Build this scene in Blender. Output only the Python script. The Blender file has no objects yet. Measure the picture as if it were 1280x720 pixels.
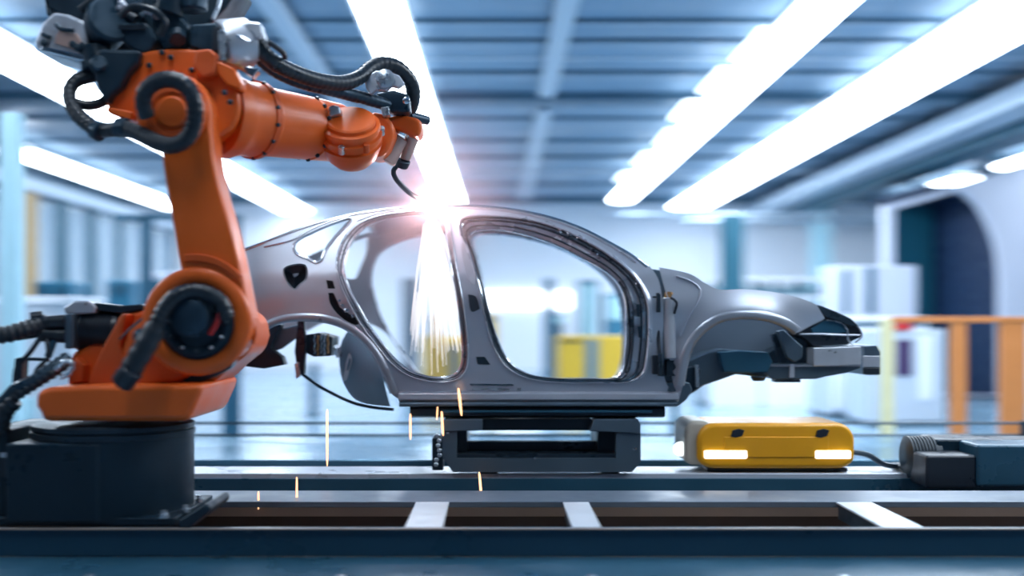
import bpy, bmesh, math, random
from mathutils import Vector, Matrix
from mathutils.geometry import delaunay_2d_cdt
random.seed(7)
R = random.random
PI = math.pi
sc = bpy.context.scene
COL = bpy.context.collection
F, VX, VY, CH = 1400.0, 620.0, 400.0, 1.7      # focal length in px, principal point, camera height

def W(px, py, Y):
    return Vector(((px-VX)/F*Y, Y, CH+(VY-py)/F*Y))

# ------------------------------------------------------------------ materials
def mat(name, col, metal=0.0, rough=0.5, emit=None, es=0.0, coat=0.0, var=0.12, scale=6.0, bump=0.0, alpha=1.0, trans=0.0, spec=0.5):
    m = bpy.data.materials.new(name); m.use_nodes = True
    nt = m.node_tree; b = nt.nodes['Principled BSDF']
    b.inputs['Metallic'].default_value = metal
    b.inputs['Base Color'].default_value = (*col, 1)
    b.inputs['Roughness'].default_value = rough
    b.inputs['Coat Weight'].default_value = coat
    b.inputs['Coat Roughness'].default_value = 0.12
    b.inputs['Alpha'].default_value = alpha
    b.inputs['Transmission Weight'].default_value = trans
    b.inputs['Specular IOR Level'].default_value = spec
    if emit:
        b.inputs['Emission Color'].default_value = (*emit, 1)
        b.inputs['Emission Strength'].default_value = es
        return m
    tc = nt.nodes.new('ShaderNodeTexCoord'); no = nt.nodes.new('ShaderNodeTexNoise')
    no.inputs['Scale'].default_value = scale; no.inputs['Detail'].default_value = 5
    nt.links.new(tc.outputs['Object'], no.inputs['Vector'])
    if var:
        mr = nt.nodes.new('ShaderNodeMapRange')
        mr.inputs['From Min'].default_value = .3; mr.inputs['From Max'].default_value = .7
        mr.inputs['To Min'].default_value = max(0.02, rough*(1-var*2)); mr.inputs['To Max'].default_value = min(1, rough*(1+var*2))
        nt.links.new(no.outputs['Fac'], mr.inputs['Value']); nt.links.new(mr.outputs['Result'], b.inputs['Roughness'])
        mx = nt.nodes.new('ShaderNodeMix'); mx.data_type = 'RGBA'
        mx.inputs['A'].default_value = (*[c*(1-var) for c in col], 1)
        mx.inputs['B'].default_value = (*[min(1, c*(1+var)) for c in col], 1)
        nt.links.new(no.outputs['Fac'], mx.inputs['Factor']); nt.links.new(mx.outputs['Result'], b.inputs['Base Color'])
    if bump:
        bp = nt.nodes.new('ShaderNodeBump'); bp.inputs['Strength'].default_value = bump; bp.inputs['Distance'].default_value = .01
        nt.links.new(no.outputs['Fac'], bp.inputs['Height']); nt.links.new(bp.outputs['Normal'], b.inputs['Normal'])
    return m

M = dict(
    orange = mat('orange_paint', (.78,.125,.012), 0, .42, coat=.12, var=.10),
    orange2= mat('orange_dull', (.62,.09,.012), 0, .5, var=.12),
    black  = mat('black_plastic', (.012,.02,.032), 0, .38, var=.2),
    rubber = mat('black_rubber', (.010,.018,.028), 0, .42, var=.2),
    navy   = mat('navy_steel', (.006,.022,.038), .0, .42, var=.2, spec=.35),
    motor  = mat('motor_casting', (.018,.045,.072), .4, .42, var=.25, scale=14),
    body   = mat('raw_body_steel', (.46,.50,.58), .55, .36, var=.06, scale=3),
    frame  = mat('pressed_steel', (.50,.53,.60), .65, .28, var=.08, scale=5),
    inner  = mat('inner_steel', (.36,.39,.45), .6, .36, var=.12, scale=5),
    dark   = mat('dark_steel', (.022,.042,.062), .5, .38, var=.2),
    mid    = mat('slate_steel', (.10,.15,.20), .5, .4, var=.15),
    zinc   = mat('zinc_steel', (.50,.56,.62), .8, .3, var=.2, scale=20),
    silver = mat('silver_casting', (.55,.58,.64), .55, .38, var=.15, scale=15),
    chrome = mat('polished_steel', (.75,.78,.82), 1, .14, var=.2, scale=20),
    tan    = mat('wrist_casting', (.62,.42,.36), .55, .35, var=.15),
    copper = mat('copper_metal', (.75,.42,.18), .8, .3, var=.2),
    beam   = mat('conveyor_navy', (.022,.085,.14), .1, .36, var=.2, scale=2.5),
    railtop= mat('worn_rail_top', (.55,.60,.68), .2, .32, var=.15, scale=3),
    greytop= mat('grey_beam', (.12,.16,.21), .2, .42, var=.15, scale=3),
    brown  = mat('brown_primer', (.40,.32,.27), .05, .55, var=.2, scale=3),
    shaded_brown  = mat('shaded_primer', (.055,.035,.028), .05, .6, var=.2, scale=3),
    blueg  = mat('blue_grey_panel', (.20,.36,.48), .0, .4, var=.12),
    plate  = mat('pale_plate', (.62,.68,.74), .35, .42, var=.15, scale=9),
    teal   = mat('teal_deck', (.10,.27,.40), .45, .2, var=.15, scale=2),
    yellow = mat('yellow_paint', (.90,.40,.008), 0, .38, coat=.2, var=.08),
    yellow2= mat('machine_yellow', (.66,.42,.03), 0, .5, var=.1),
    beige  = mat('beige_shell', (.55,.50,.42), 0, .4, var=.1),
    ceil   = mat('ceiling_sheet', (.17,.275,.385), .1, .55, var=.15, scale=.7),
    purlin = mat('purlin_blue', (.055,.13,.20), .1, .5, var=.15),
    duct   = mat('pale_duct', (.42,.52,.62), .3, .45, var=.1),
    tealst = mat('teal_paint', (.004,.09,.145), .1, .45, var=.1),
    wall   = mat('white_wall', (.82,.86,.93), 0, .6, var=.04, scale=.6),
    white  = mat('white_cabinet', (.54,.61,.70), 0, .4, var=.06, scale=1),
    lilac  = mat('pale_booth', (.55,.60,.72), 0, .5, var=.06, scale=.8),
    floor  = mat('floor_resin', (.22,.36,.48), 0, .16, var=.15, scale=.8),
    steelc = mat('blue_column', (.02,.10,.17), .1, .45, var=.12),
    cyan   = mat('pale_cyan', (.42,.68,.78), 0, .4, var=.08),
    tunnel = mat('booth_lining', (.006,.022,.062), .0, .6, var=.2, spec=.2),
    fence  = mat('orange_fence', (.62,.22,.06), 0, .5, var=.1),
    fencey = mat('cream_post', (.72,.66,.38), 0, .5, var=.1),
    ochre  = mat('ochre_post', (.38,.24,.08), 0, .5, var=.1),
    bluebx = mat('blue_machine', (.03,.18,.30), .1, .4, var=.1),
    red    = mat('red_paint', (.6,.03,.03), 0, .4, var=.1),
    purple = mat('tinted_glass', (.10,.07,.16), .2, .15, var=.1),
    glass  = mat('partition_glass', (.55,.72,.85), 0, .08, alpha=.35, var=0),
    lamp   = mat('lamp_diffuser', (1,1,1), emit=(.82,.91,1.0), es=15.0),
    lamp2  = mat('lamp_diffuser_side', (1,1,1), emit=(.78,.90,1.0), es=3.5),
    skyw   = mat('daylight_window', (1,1,1), emit=(.95,.97,1.0), es=2.6),
    led    = mat('vehicle_lamp', (1,1,1), emit=(.9,.97,1), es=2.4),
    spark  = mat('spark_glow', (1,.5,.2), emit=(1,.52,.26), es=2.6),
    sparkw = mat('spark_white', (1,1,1), emit=(1,.90,.84), es=.95),
    arc    = mat('arc_glow', (1,1,1), emit=(1,.86,.84), es=60),
)

# ------------------------------------------------------------------ mesh builder
class MB:
    def __init__(s): s.v = []; s.f = []
    def add(s, vs, fs):
        n = len(s.v); s.v += [Vector(p) for p in vs]; s.f += [[i+n for i in f] for f in fs]
    def box(s, lo, hi, rot=None):
        c = (Vector(lo)+Vector(hi))/2; h = (Vector(hi)-Vector(lo))/2
        vs = []
        for x in (-1,1):
            for y in (-1,1):
                for z in (-1,1):
                    p = Vector((x*h.x, y*h.y, z*h.z))
                    if rot: p = rot @ p
                    vs.append(c+p)
        s.add(vs, [[0,1,3,2],[4,6,7,5],[0,4,5,1],[2,3,7,6],[0,2,6,4],[1,5,7,3]]); return s
    def pbox(s, x0, y0, x1, y1, Y, d):
        """upright box whose front face at distance Y covers x0..x1, y0..y1 of the photo; d deep"""
        a = W(x0, y0, Y); b = W(x1, y1, Y)
        return s.box((a.x, Y, b.z), (b.x, Y+d, a.z))
    def tube(s, pts, rs, seg=12, cap=True, squash=None):
        n = len(pts); pts = [Vector(p) for p in pts]
        if not isinstance(rs, (list, tuple)): rs = [rs]*n
        up = None; rings = []
        for i in range(n):
            t = (pts[min(i+1,n-1)]-pts[max(i-1,0)])
            if t.length < 1e-9: t = Vector((0,0,1))
            t.normalize()
            if up is None:
                up = Vector((0,0,1)) if abs(t.z) < .9 else Vector((1,0,0))
            a = t.cross(up)
            if a.length < 1e-6: a = t.orthogonal()
            a.normalize(); b = a.cross(t).normalized(); up = b
            rings.append([pts[i]+(a*math.cos(2*PI*k/seg)+b*math.sin(2*PI*k/seg)*(squash or 1))*rs[i] for k in range(seg)])
        vs = [p for r in rings for p in r]; fs = []
        for i in range(n-1):
            for k in range(seg):
                k2 = (k+1) % seg
                fs.append([i*seg+k, i*seg+k2, (i+1)*seg+k2, (i+1)*seg+k])
        if cap:
            fs.append(list(range(seg))[::-1]); fs.append([(n-1)*seg+k for k in range(seg)])
        s.add(vs, fs); return s
    def lathe(s, p, axis, prof, seg=32):
        """prof: list of (distance along the axis, radius)"""
        ax = Vector(axis).normalized(); a = ax.orthogonal().normalized(); b = ax.cross(a)
        p = Vector(p); vs = []; fs = []
        for t, r in prof:
            for k in range(seg):
                vs.append(p+ax*t+(a*math.cos(2*PI*k/seg)+b*math.sin(2*PI*k/seg))*max(r, 1e-4))
        n = len(prof)
        for i in range(n-1):
            for k in range(seg):
                k2 = (k+1) % seg; fs.append([i*seg+k, i*seg+k2, (i+1)*seg+k2, (i+1)*seg+k])
        fs.append(list(range(seg))[::-1]); fs.append([(n-1)*seg+k for k in range(seg)])
        s.add(vs, fs); return s
    def cyl(s, p0, p1, r, r1=None, seg=24):
        p0 = Vector(p0); p1 = Vector(p1); L = (p1-p0).length; r1 = r if r1 is None else r1
        c = min(L*.2, r*.12)
        return s.lathe(p0, p1-p0, [(0, r-c), (c, r), (L-c, r1), (L, r1-c)], seg)
    def prism(s, outline, Y0, Y1):
        """outline in photo px at distance Y0, pushed straight back to Y1"""
        n = len(outline); a = [W(x, y, Y0) for x, y in outline]
        b = [Vector((p.x, Y1, p.z)) for p in a]
        fs = [list(range(n)), [n+i for i in range(n)][::-1]]
        fs += [[i, i+n, (i+1) % n+n, (i+1) % n] for i in range(n)]
        s.add(a+b, fs); return s
    def loft(s, loops, closed=True):
        n = len(loops[0]); vs = [p for l in loops for p in l]; fs = []
        for i in range(len(loops)-1):
            for k in range(n if closed else n-1):
                k2 = (k+1) % n; fs.append([i*n+k, i*n+k2, (i+1)*n+k2, (i+1)*n+k])
        s.add(vs, fs); return s
    def build(s, name, m, parent=None, bevel=0, sharp=38, solid=0, seg=2):
        me = bpy.data.meshes.new(name); me.from_pydata([tuple(p) for p in s.v], [], s.f)
        bm = bmesh.new(); bm.from_mesh(me)
        bmesh.ops.remove_doubles(bm, verts=bm.verts, dist=1e-5)
        bmesh.ops.recalc_face_normals(bm, faces=bm.faces)
        lim = math.radians(sharp)
        for f in bm.faces: f.smooth = True
        for e in bm.edges:
            e.smooth = not (len(e.link_faces) == 2 and e.calc_face_angle(0) > lim)
        bm.to_mesh(me); bm.free()
        # origin at the bottom centre
        xs = [v.co for v in me.vertices]
        o = bpy.data.objects.new(name, me); COL.objects.link(o)
        me.materials.append(m)
        if solid:
            md = o.modifiers.new('solid', 'SOLIDIFY'); md.thickness = solid; md.offset = 0
        if bevel:
            md = o.modifiers.new('bevel', 'BEVEL'); md.width = bevel; md.segments = seg; md.limit_method = 'ANGLE'; md.angle_limit = math.radians(35)
            md.harden_normals = True
        if parent:
            o.parent = parent; o.matrix_parent_inverse = Matrix.Translation(-parent.location)
        return o

def tag(o, label, cat, group=None, kind=None):
    if label: o['label'] = label
    if cat: o['category'] = cat
    if group: o['group'] = group
    if kind: o['kind'] = kind
    return o
def thing(name, label, cat, loc, group=None):
    o = bpy.data.objects.new(name, None); COL.objects.link(o); o.location = loc; o.empty_display_size = .1
    return tag(o, label, cat, group)
def struct(name, mb, m, label=None, **k):
    o = mb.build(name, m, **k); o['kind'] = 'structure'
    if label: o['label'] = label
    return o

# ---- 2D curve helpers in photo px
def smooth(pts, closed=True, step=4.0):
    """Catmull-Rom through pts; a third element marks a corner"""
    n = len(pts); P = [Vector((p[0], p[1])) for p in pts]; C = [len(p) > 2 for p in pts]
    out = []
    rng = range(n if closed else n-1)
    for i in rng:
        p1, p2 = P[i], P[(i+1) % n]
        p0 = P[(i-1) % n] if (closed or i > 0) and not C[i] else p1-(p2-p1)
        p3 = P[(i+2) % n] if (closed or i+2 < n) and not C[(i+1) % n] else p2+(p2-p1)
        k = max(1, int((p2-p1).length/step))
        d = (p2-p1).length; d0 = max((p1-p0).length, 1e-3); d1 = max((p3-p2).length, 1e-3)
        m1 = ((p1-p0)/d0*d + (p2-p1))/2; m2 = ((p3-p2)/d1*d + (p2-p1))/2
        for j in range(k):
            t = j/k; t2 = t*t; t3 = t2*t
            out.append(p1*(2*t3-3*t2+1)+m1*(t3-2*t2+t)+p2*(-2*t3+3*t2)+m2*(t3-t2))
    if not closed: out.append(P[-1])
    return out
def resample(c, n):
    L = [0]; m = len(c)
    for i in range(m): L.append(L[-1]+(c[(i+1) % m]-c[i]).length)
    out = []; j = 0
    for k in range(n):
        t = L[-1]*k/n
        while L[j+1] < t: j += 1
        u = (t-L[j])/max(L[j+1]-L[j], 1e-9); out.append(c[j].lerp(c[(j+1) % m], u))
    return out
def inside(p, poly):
    x, y = p; c = False; n = len(poly); j = n-1
    for i in range(n):
        xi, yi = poly[i]; xj, yj = poly[j]
        if (yi > y) != (yj > y) and x < (xj-xi)*(y-yi)/(yj-yi)+xi: c = not c
        j = i
    return c
def dist_poly(p, poly):
    return min((Vector(p)-q).length for q in poly)

def panel(outer, holes, Yf, grid=9.0, thick=.012):
    """sheet-metal panel: outline and holes in px, curved by the distance Yf(px, py)"""
    loops = [outer]+holes; pts = []; edges = []
    for l in loops:
        b = len(pts); pts += [Vector(p) for p in l]
        edges += [(b+i, b+(i+1) % len(l)) for i in range(len(l))]
    allp = list(pts)
    x0 = min(p.x for p in outer); x1 = max(p.x for p in outer); y0 = min(p.y for p in outer); y1 = max(p.y for p in outer)
    y = y0+grid*.5; row = 0
    while y < y1:
        x = x0+(grid*.5 if row % 2 else 0)
        while x < x1:
            if inside((x,y), outer) and not any(inside((x,y), h) for h in holes) and dist_poly((x,y), allp) > grid*.5:
                pts.append(Vector((x,y)))
            x += grid
        y += grid*.87; row += 1
    r = delaunay_2d_cdt(pts, edges, [], 0, 1e-4)
    V = r[0]; T = []
    for f in r[2]:
        c = sum((V[i] for i in f), Vector((0,0)))/len(f)
        if inside(c, outer) and not any(inside(c, h) for h in holes): T.append(list(f))
    mb = MB(); n = len(V)
    fr = [W(v.x, v.y, Yf(v.x, v.y)) for v in V]
    bk = [Vector((p.x, p.y+thick, p.z)) for p in fr]
    fs = [t for t in T]+[[i+n for i in t][::-1] for t in T]
    cnt = {}
    for t in T:
        for i in range(len(t)):
            a, b = t[i], t[(i+1) % len(t)]; cnt.setdefault((min(a,b), max(a,b)), []).append((a,b))
    for k, l in cnt.items():
        if len(l) == 1:
            a, b = l[0]; fs.append([b, a, a+n, b+n])
    mb.add(fr+bk, fs); return mb
def pts3(c, Yf, dY=0.0):
    return [W(p.x, p.y, Yf(p.x, p.y)+dY) for p in c]
def hose(path, r, seg=12, ribs=0, amp=.12, step=.02):
    """corrugated hose through (px, py, Y) points"""
    P = [W(*p) for p in path]; n = len(P); out = []
    for i in range(n-1):
        p1, p2 = P[i], P[i+1]; p0 = P[i-1] if i else p1-(p2-p1); p3 = P[i+2] if i+2 < n else p2+(p2-p1)
        k = max(2, int((p2-p1).length/(step if not ribs else ribs/4)))
        for j in range(k):
            t = j/k; t2 = t*t; t3 = t2*t
            out.append(.5*((2*p1)+(p2-p0)*t+(2*p0-5*p1+4*p2-p3)*t2+(3*p1-p0-3*p2+p3)*t3))
    out.append(P[-1])
    m = len(out)
    rr = [r*(1+(amp if (i//2) % 2 else -amp)) if ribs else r for i in range(m)]
    return MB().tube(out, rr, seg)

# ================================================================== SETTING
HC = CH+4.0
struct('floor', MB().box((-22,-14,-.2),(26,44,0)), M['floor'])
mb = MB()
# trapezoid sheet ceiling, ribs run across the hall
prof = []
y = -14.0
while y < 43:
    prof += [(y, 0), (y+.42, 0), (y+.5, .012), (y+.62, .012)]; y += .7
mb.loft([[Vector((x, a, HC+b)) for a, b in prof] for x in (-22, 26)], closed=False)
struct('ceiling', mb, M['ceil'], solid=.02, sharp=20)
struct('wall_back', MB().box((-22,38,0),(26,38.3,HC+.2)), M['wall'])
struct('wall_front', MB().box((-22,-14.3,0),(26,-14,HC+.2)), M['wall'])
struct('wall_left', MB().box((-22.3,-14,0),(-22,42,HC+.2)), M['wall'])
struct('wall_right', MB().box((26,-14,0),(26.3,42,HC+.2)), M['wall'])
n = 1
for Y, hh, dd, mm in [(14.8,.10,.10,'purlin'),(15.9,.08,.08,'purlin'),(17.9,.10,.12,'purlin'),(19.6,.26,.55,'purlin'),(22.0,.10,.12,'purlin'),
                  (24.7,.12,.14,'purlin'),(27.2,.12,.14,'purlin'),(29.8,.14,.16,'duct'),(32.5,.14,.2,'purlin'),(36.2,.34,.4,'purlin'),(12.6,.12,.2,'purlin'),(17.0,.05,.07,'duct')]:
    struct('trim_%d' % n, MB().box((-22,Y,HC-hh*.6),(26,Y+dd,HC-.005)), M[mm]); n += 1

# daylight strip and door-height windows in the back wall
for x0,y0,x1,y1 in [(602,364,712,386)]:
    a = W(x0,y0,37.9); b = W(x1,y1,37.9)
    struct('window_1', MB().box((a.x,37.88,b.z),(b.x,37.98,a.z)), M['skyw'])
# ---- lamps: continuous rows of luminaires
def lamp_row(X, w, Y0, Y1, label, drop=.42, stag=False):
    t = thing('ceiling_light', label, 'ceiling light', (X, (Y0+Y1)/2, HC-drop))
    MB().box((X-w/2-.06,Y0,HC-drop+.07),(X+w/2+.06,Y1,HC-drop+.14)).build('housing', M['white'], t, bevel=.02)
    m = MB(); N = 10
    prof = [(-w/2,.06),(-w/2*.9,0.0),(-w/4,-.03),(w/4,-.03),(w/2*.9,0),(w/2,.06)]
    m.loft([[Vector((X+a, yy, HC-drop+b)) for a, b in prof] for yy in (Y0,Y1)], closed=False)
    m.build('diffuser', M['lamp'], t)
    m = MB().box((X-w*.38,Y0,HC-drop+.145),(X+w*.38,Y1,HC-drop+.17)).build('uplight', M['lamp2'], t)
    k = 0; yy = Y0+1
    while yy < Y1 and k < 8:
        MB().cyl((X, yy, HC-drop+.16),(X, yy, HC),.012, seg=6).build('hanger_rod', M['duct'], t); yy += (Y1-Y0)/7; k += 1
    if stag:
        for i, yy in enumerate((14.0,16.2,18.6,21.4,24.4,27.6)):
            MB().box((X-w/2-.12-.07*(i%3+1),yy,HC-drop+.04),(X-w/2-.07,yy+1.7,HC-drop+.09)).build('wing_diffuser', M['lamp2'], t, bevel=.01)
    return t
lamp_row(-1.36,.54, 2.6, 34.5, 'long white ceiling lamp row directly above the weld spark and the torch', stag=False)
lamp_row( 3.80,.62, 2.6, 34.0, 'long bright ceiling lamp row with stepped side wings above the car front', stag=True)
lamp_row( 6.20,1.2, 2.6, 36.0, 'widest and brightest ceiling lamp row between stepped row and pale duct', stag=False)
lamp_row(-6.70,.85, 2.6, 37.5, 'wide bright ceiling lamp row passing behind the orange robot elbow')
lamp_row(-10.3,.7, 24, 36, 'short ceiling lamp row beside the glass partition behind the robot')
lamp_row(12.3,.65, 17, 27, 'ceiling lamp row over the white booth front wall', drop=.35)
lamp_row(12.3,.65, 29.2, 34.5, 'short ceiling lamp row above the top of the dark booth opening', drop=.35)
# unlit conduits along the ceiling
for X, a, b, lab in [(.86, 11, 19, 'pale cable tray section on the ceiling, close run between two lamp rows'),
                (.88, 20.4, 35, 'pale cable tray section on the ceiling, farther run above the car roof'),
                (-2.74, 11, 38, 'pale cable tray on the ceiling above the black robot hoses')]:
    tag(MB().box((X-.13,a,HC-.22),(X+.13,b,HC-.10)).build('cable_tray', M['duct'], bevel=.01), lab, 'cable tray')
t = thing('air_duct', 'long pale air duct under the ceiling above the booth with dark blue beam beneath', 'duct', (8.6,25,HC-.5))
MB().box((8.2,11,HC-.62),(8.9,37.8,HC-.25)).build('duct_channel', M['duct'], t, bevel=.05)
MB().box((9.0,12,HC-.75),(9.8,37.5,HC-.55)).build('support_beam', M['tealst'], t, bevel=.02)
t = thing('pipe_rack', 'thin pale pipes running across the hall below the ceiling behind the car', 'pipe', (5,33,CH+2.9))
for i,(yy,x0,x1,r) in enumerate([(268,770,1110,.045),(276,850,1110,.06)]):
    a = W(x0,yy,30+i); b = W(x1,yy,30+i)
    MB().cyl(a,b,r,seg=10).build('pipe', M['duct'] if i!=2 else M['purlin'], t)

# ---- background columns and machines
def column(name, x0, x1, ytop, Y, m, label, cat='column', d=None, flange=True):
    a = W(x0, ytop, Y); b = W(x1, ytop, Y); w = b.x-a.x
    t = thing(name, label, cat, ((a.x+b.x)/2, Y, 0))
    e = MB()
    if flange:
        d = d or w
        e.box((a.x,Y,0),(b.x,Y+d*.14,a.z)); e.box((a.x,Y+d*.86,0),(b.x,Y+d,a.z)); e.box((a.x+w*.4,Y+d*.1,0),(b.x-w*.4,Y+d*.9,a.z))
    else:
        e.box((a.x,Y,0),(b.x,Y+(d or w),a.z))
    e.build('shaft', M[m], t, bevel=.008)
    MB().box((a.x-.06,Y-.06,0),(b.x+.06,Y+(d or w)+.06,.03)).build('base_plate', M[m], t, bevel=.005)
    return t
column('steel_column', 277, 297, 268, 15, 'steelc', 'dark navy steel column rising behind the tail of the car body')
column('steel_column', 174, 188, 270, 18, 'steelc', 'dark slim steel column between the glass partition and the robot link')
column('steel_column', 905, 930, 268, 26, 'tealst', 'teal steel column standing behind the front fender')
column('steel_column', 1019, 1040, 263, 33, 'cyan', 'pale cyan steel column behind the headlight end of the car')
column('steel_column', 0, 22, 140, 13, 'cyan', 'broad pale cyan column behind the cable bundle', flange=False)
column('steel_column', 840, 849, 440, 16, 'tealst', 'thin teal post under the sill between the carriage and yellow vehicle')
column('steel_column', 386, 396, 455, 20, 'steelc', 'slim blue post visible beneath the rear wheel arch')
column('steel_column', 680, 693, 348, 24, 'steelc', 'dark slim post seen through the front door opening')
column('steel_column', 503, 521, 348, 24, 'mid', 'grey machine post seen through the rear door opening')
t = thing('gantry_beam', 'dark horizontal beam carried on the slim columns behind the robot', 'beam', W(230,272,18))
MB().pbox(140,268,300,274,18,.2).build('web', M['steelc'], t)
# glass partition along the hall
t = thing('glass_partition', 'row of tall glazed partition panels with teal posts behind the robot', 'partition', (-10,28,0))
ZT = CH+2.72
for Y, m, w in [(20.5,'ochre',.5),(23.4,'ochre',.34),(25.4,'tealst',.22),(27.3,'tealst',.2),(29.4,'tealst',.16),(31.5,'steelc',.2),(34,'steelc',.2)]:
    MB().box((-10.05,Y,0),(-9.85,Y+w*2,ZT)).build('post', M[m], t, bevel=.01)
for a, b in [(20.5,23.4),(23.4,25.4),(25.4,27.3),(27.3,29.4),(29.4,31.5),(31.5,34)]:
    MB().box((-9.98,a+.1,.1),(-9.95,b,ZT-.1)).build('pane', M['glass'], t)
MB().box((-10.1,20,ZT),(-9.75,35,ZT+.28)).build('top_beam', M['duct'], t, bevel=.02)
MB().box((-10.05,20,ZT+.3),(-9.8,35,ZT+.38)).build('upper_rail', M['steelc'], t)

def machine(name, label, cat, x0,y0,x1,Y,d,m, panels=(), foot=True, group=None):
    a = W(x0,y0,Y); b = W(x1,y0,Y)
    t = thing(name, label, cat, ((a.x+b.x)/2, Y, 0), group)
    MB().box((a.x,Y,.06 if foot else 0),(b.x,Y+d,a.z)).build('housing', M[m], t, bevel=.03)
    if foot: MB().box((a.x+.04,Y+.05,0),(b.x-.04,Y+d-.05,.07)).build('plinth', M['dark'], t)
    for (u0,v0,u1,v1,pm,pn) in panels:
        p = W(u0,v0,Y-.03); q = W(u1,v1,Y-.03)
        MB().box((p.x,Y-.03,q.z),(q.x,Y+.01,p.z)).build(pn, M[pm], t, bevel=.01)
    return t
machine('yellow_cabinet','yellow machine cabinet with a blue door seen through the front door opening','cabinet',697,420,790,25,.8,'yellow2',
        [(733,424,747,500,'bluebx','door'),(700,425,728,428,'dark','vent_slot')])
machine('machine_tower','tall blue machine tower with pale centre behind the yellow cabinet','machine',724,350,748,28,.6,'steelc',[(730,356,742,420,'cyan','door')])
machine('blue_enclosure','small blue enclosure rising behind the yellow cabinet beside the door pillar','machine',756,367,800,28,.8,'bluebx',[(760,371,795,400,'cyan','window_pane')])
machine('yellow_bollard','slim yellow guard post beside the central door pillar of the car','post',607,392,622,25,.25,'yellow2',[(610,396,619,402,'dark','band')])
machine('yellow_enclosure','yellow machine enclosure seen behind the falling spark curtain','machine',528,420,588,25,.8,'yellow2',[(538,392,552,500,'ochre','door'),(560,430,575,500,'mid','door')])
machine('grey_console','grey console standing beside the dark slim post behind the front door opening','console',694,392,706,27,.4,'mid',[(695,396,704,404,'cyan','screen')])
machine('white_block','broad white machine block under the wheel arch of the front fender','machine',885,430,1030,22,1.4,'white',[(888,436,950,510,'wall','door'),(955,436,1027,510,'wall','door')])
machine('white_block','lower white machine block beneath the front end of the car','machine',1033,462,1106,19.5,1.2,'white',[(1040,468,1098,512,'wall','door')])
machine('white_block','tall pale cabinet block with two teal strips left of the booth opening'.replace('left of','next to'),'machine',1042,332,1146,23,1.0,'lilac',
        [(1054,338,1062,392,'tealst','strip'),(1084,334,1094,392,'tealst','strip')])
machine('white_console','white control console with a red cap and tinted pane behind the orange fence','console',1082,412,1182,18,1.0,'white',
        [(1118,404,1140,413,'red','cap'),(1120,425,1141,470,'purple','pane'),(1150,420,1166,500,'wall','door')])
machine('work_counter','long bright counter in front of the pale cabinet with teal strips','counter',1058,396,1160,20.5,.8,'wall',[(1060,402,1156,408,'tealst','edge')])
machine('grey_block','low pale grey machine block behind the cable bundle of the robot','machine',-20,370,92,14,1.2,'white',[(26,497,44,525,'cyan','door'),(-10,376,84,380,'wall','lid')])
machine('blue_machine','small blue machine in front of the glass partition','machine',42,352,90,19,.8,'bluebx',[(48,357,62,370,'steelc','screen'),(68,357,84,370,'steelc','screen')])
machine('blue_machine','dark blue machine between the partition and the slim column','machine',132,350,166,19,.8,'bluebx',[(138,355,160,368,'steelc','screen')])
machine('blue_machine','blue control box near the slim column partly behind the robot motor','machine',186,340,226,22,.6,'lilac',[(190,350,206,366,'steelc','screen')])
# long shelf rack behind the fender
t = thing('storage_rack', 'long white storage rack with small dark bins behind the front fender', 'rack', W(965,352,28).xy.to_3d())
a = W(872,347,28); b = W(1032,347,28)
for zz in (a.z, a.z-.45, a.z-.9, a.z-1.35):
    MB().box((a.x,28,zz-.07),(b.x,28.59,zz)).build('shelf', M['wall'], t)
for k in range(7):
    x = a.x+(b.x-a.x)*k/6
    MB().box((x-.05,28.6,0),(x+.05,28.7,a.z)).build('upright', M['tealst'], t)
for k in range(26):
    x = a.x+.1+(b.x-a.x-.2)*k/26
    tag(MB().box((x,28.12,a.z-.446),(x+.07+.05*R(),28.5,a.z-.45+.14+.18*R())).build('storage_bin', M[['steelc','tealst','mid','cyan'][k%4]]),
        'small bin on the upper shelf of the rack behind the fender', 'bin', 'bins on the storage rack')
# arched booth
t = thing('spray_booth', 'tall pale booth with a dark arched opening and teal inner panel', 'booth', (11,24,0))
Yb = 24.0
fac = smooth([(1106,495.0,1),(1106,257,1),(1150,245),(1206,229,1),(1310,196,1),(1310,495,1)], step=14)
opn = smooth([(1117,494,1),(1117,262,1),(1160,250,1),(1200,238,1),(1222,254),(1240,284),(1250,316),(1253,350,1),(1253,494,1)], step=10)
panel(fac, [opn], lambda x,y: Yb, grid=24, thick=.25).build('front_wall', M['lilac'], t)
A = W(1117,494,Yb); B = W(1253,350,Yb); T = W(1200,236,Yb)
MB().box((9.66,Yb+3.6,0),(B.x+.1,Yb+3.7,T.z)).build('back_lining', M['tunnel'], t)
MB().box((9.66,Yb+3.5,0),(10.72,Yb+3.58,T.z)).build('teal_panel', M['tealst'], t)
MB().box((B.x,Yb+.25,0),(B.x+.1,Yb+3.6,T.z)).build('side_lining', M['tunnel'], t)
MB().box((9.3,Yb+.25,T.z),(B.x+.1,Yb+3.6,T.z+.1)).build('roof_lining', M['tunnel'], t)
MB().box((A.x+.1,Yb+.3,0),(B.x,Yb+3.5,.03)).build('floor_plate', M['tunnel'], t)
# orange fence
t = thing('guard_fence', 'orange rail fence with upright posts in front of the arched booth', 'fence', W(1230,400,14).xy.to_3d())
for x0,x1,m in [(1190,1209,'fence'),(1252,1284,'fence')]:
    a = W(x0,397,14); b = W(x1,397,14); MB().box((a.x,14,0),(b.x,14.1,a.z)).build('post', M[m], t, bevel=.01)
a = W(1115,396,14); b = W(1300,403,14)
MB().box((a.x,13.98,b.z),(b.x,14.12,a.z)).build('top_rail', M['fence'], t, bevel=.01)
column('cream_post', 1104, 1118, 398, 14, 'fencey', 'cream coloured post at the end of the orange fence', 'post', flange=False)

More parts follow.
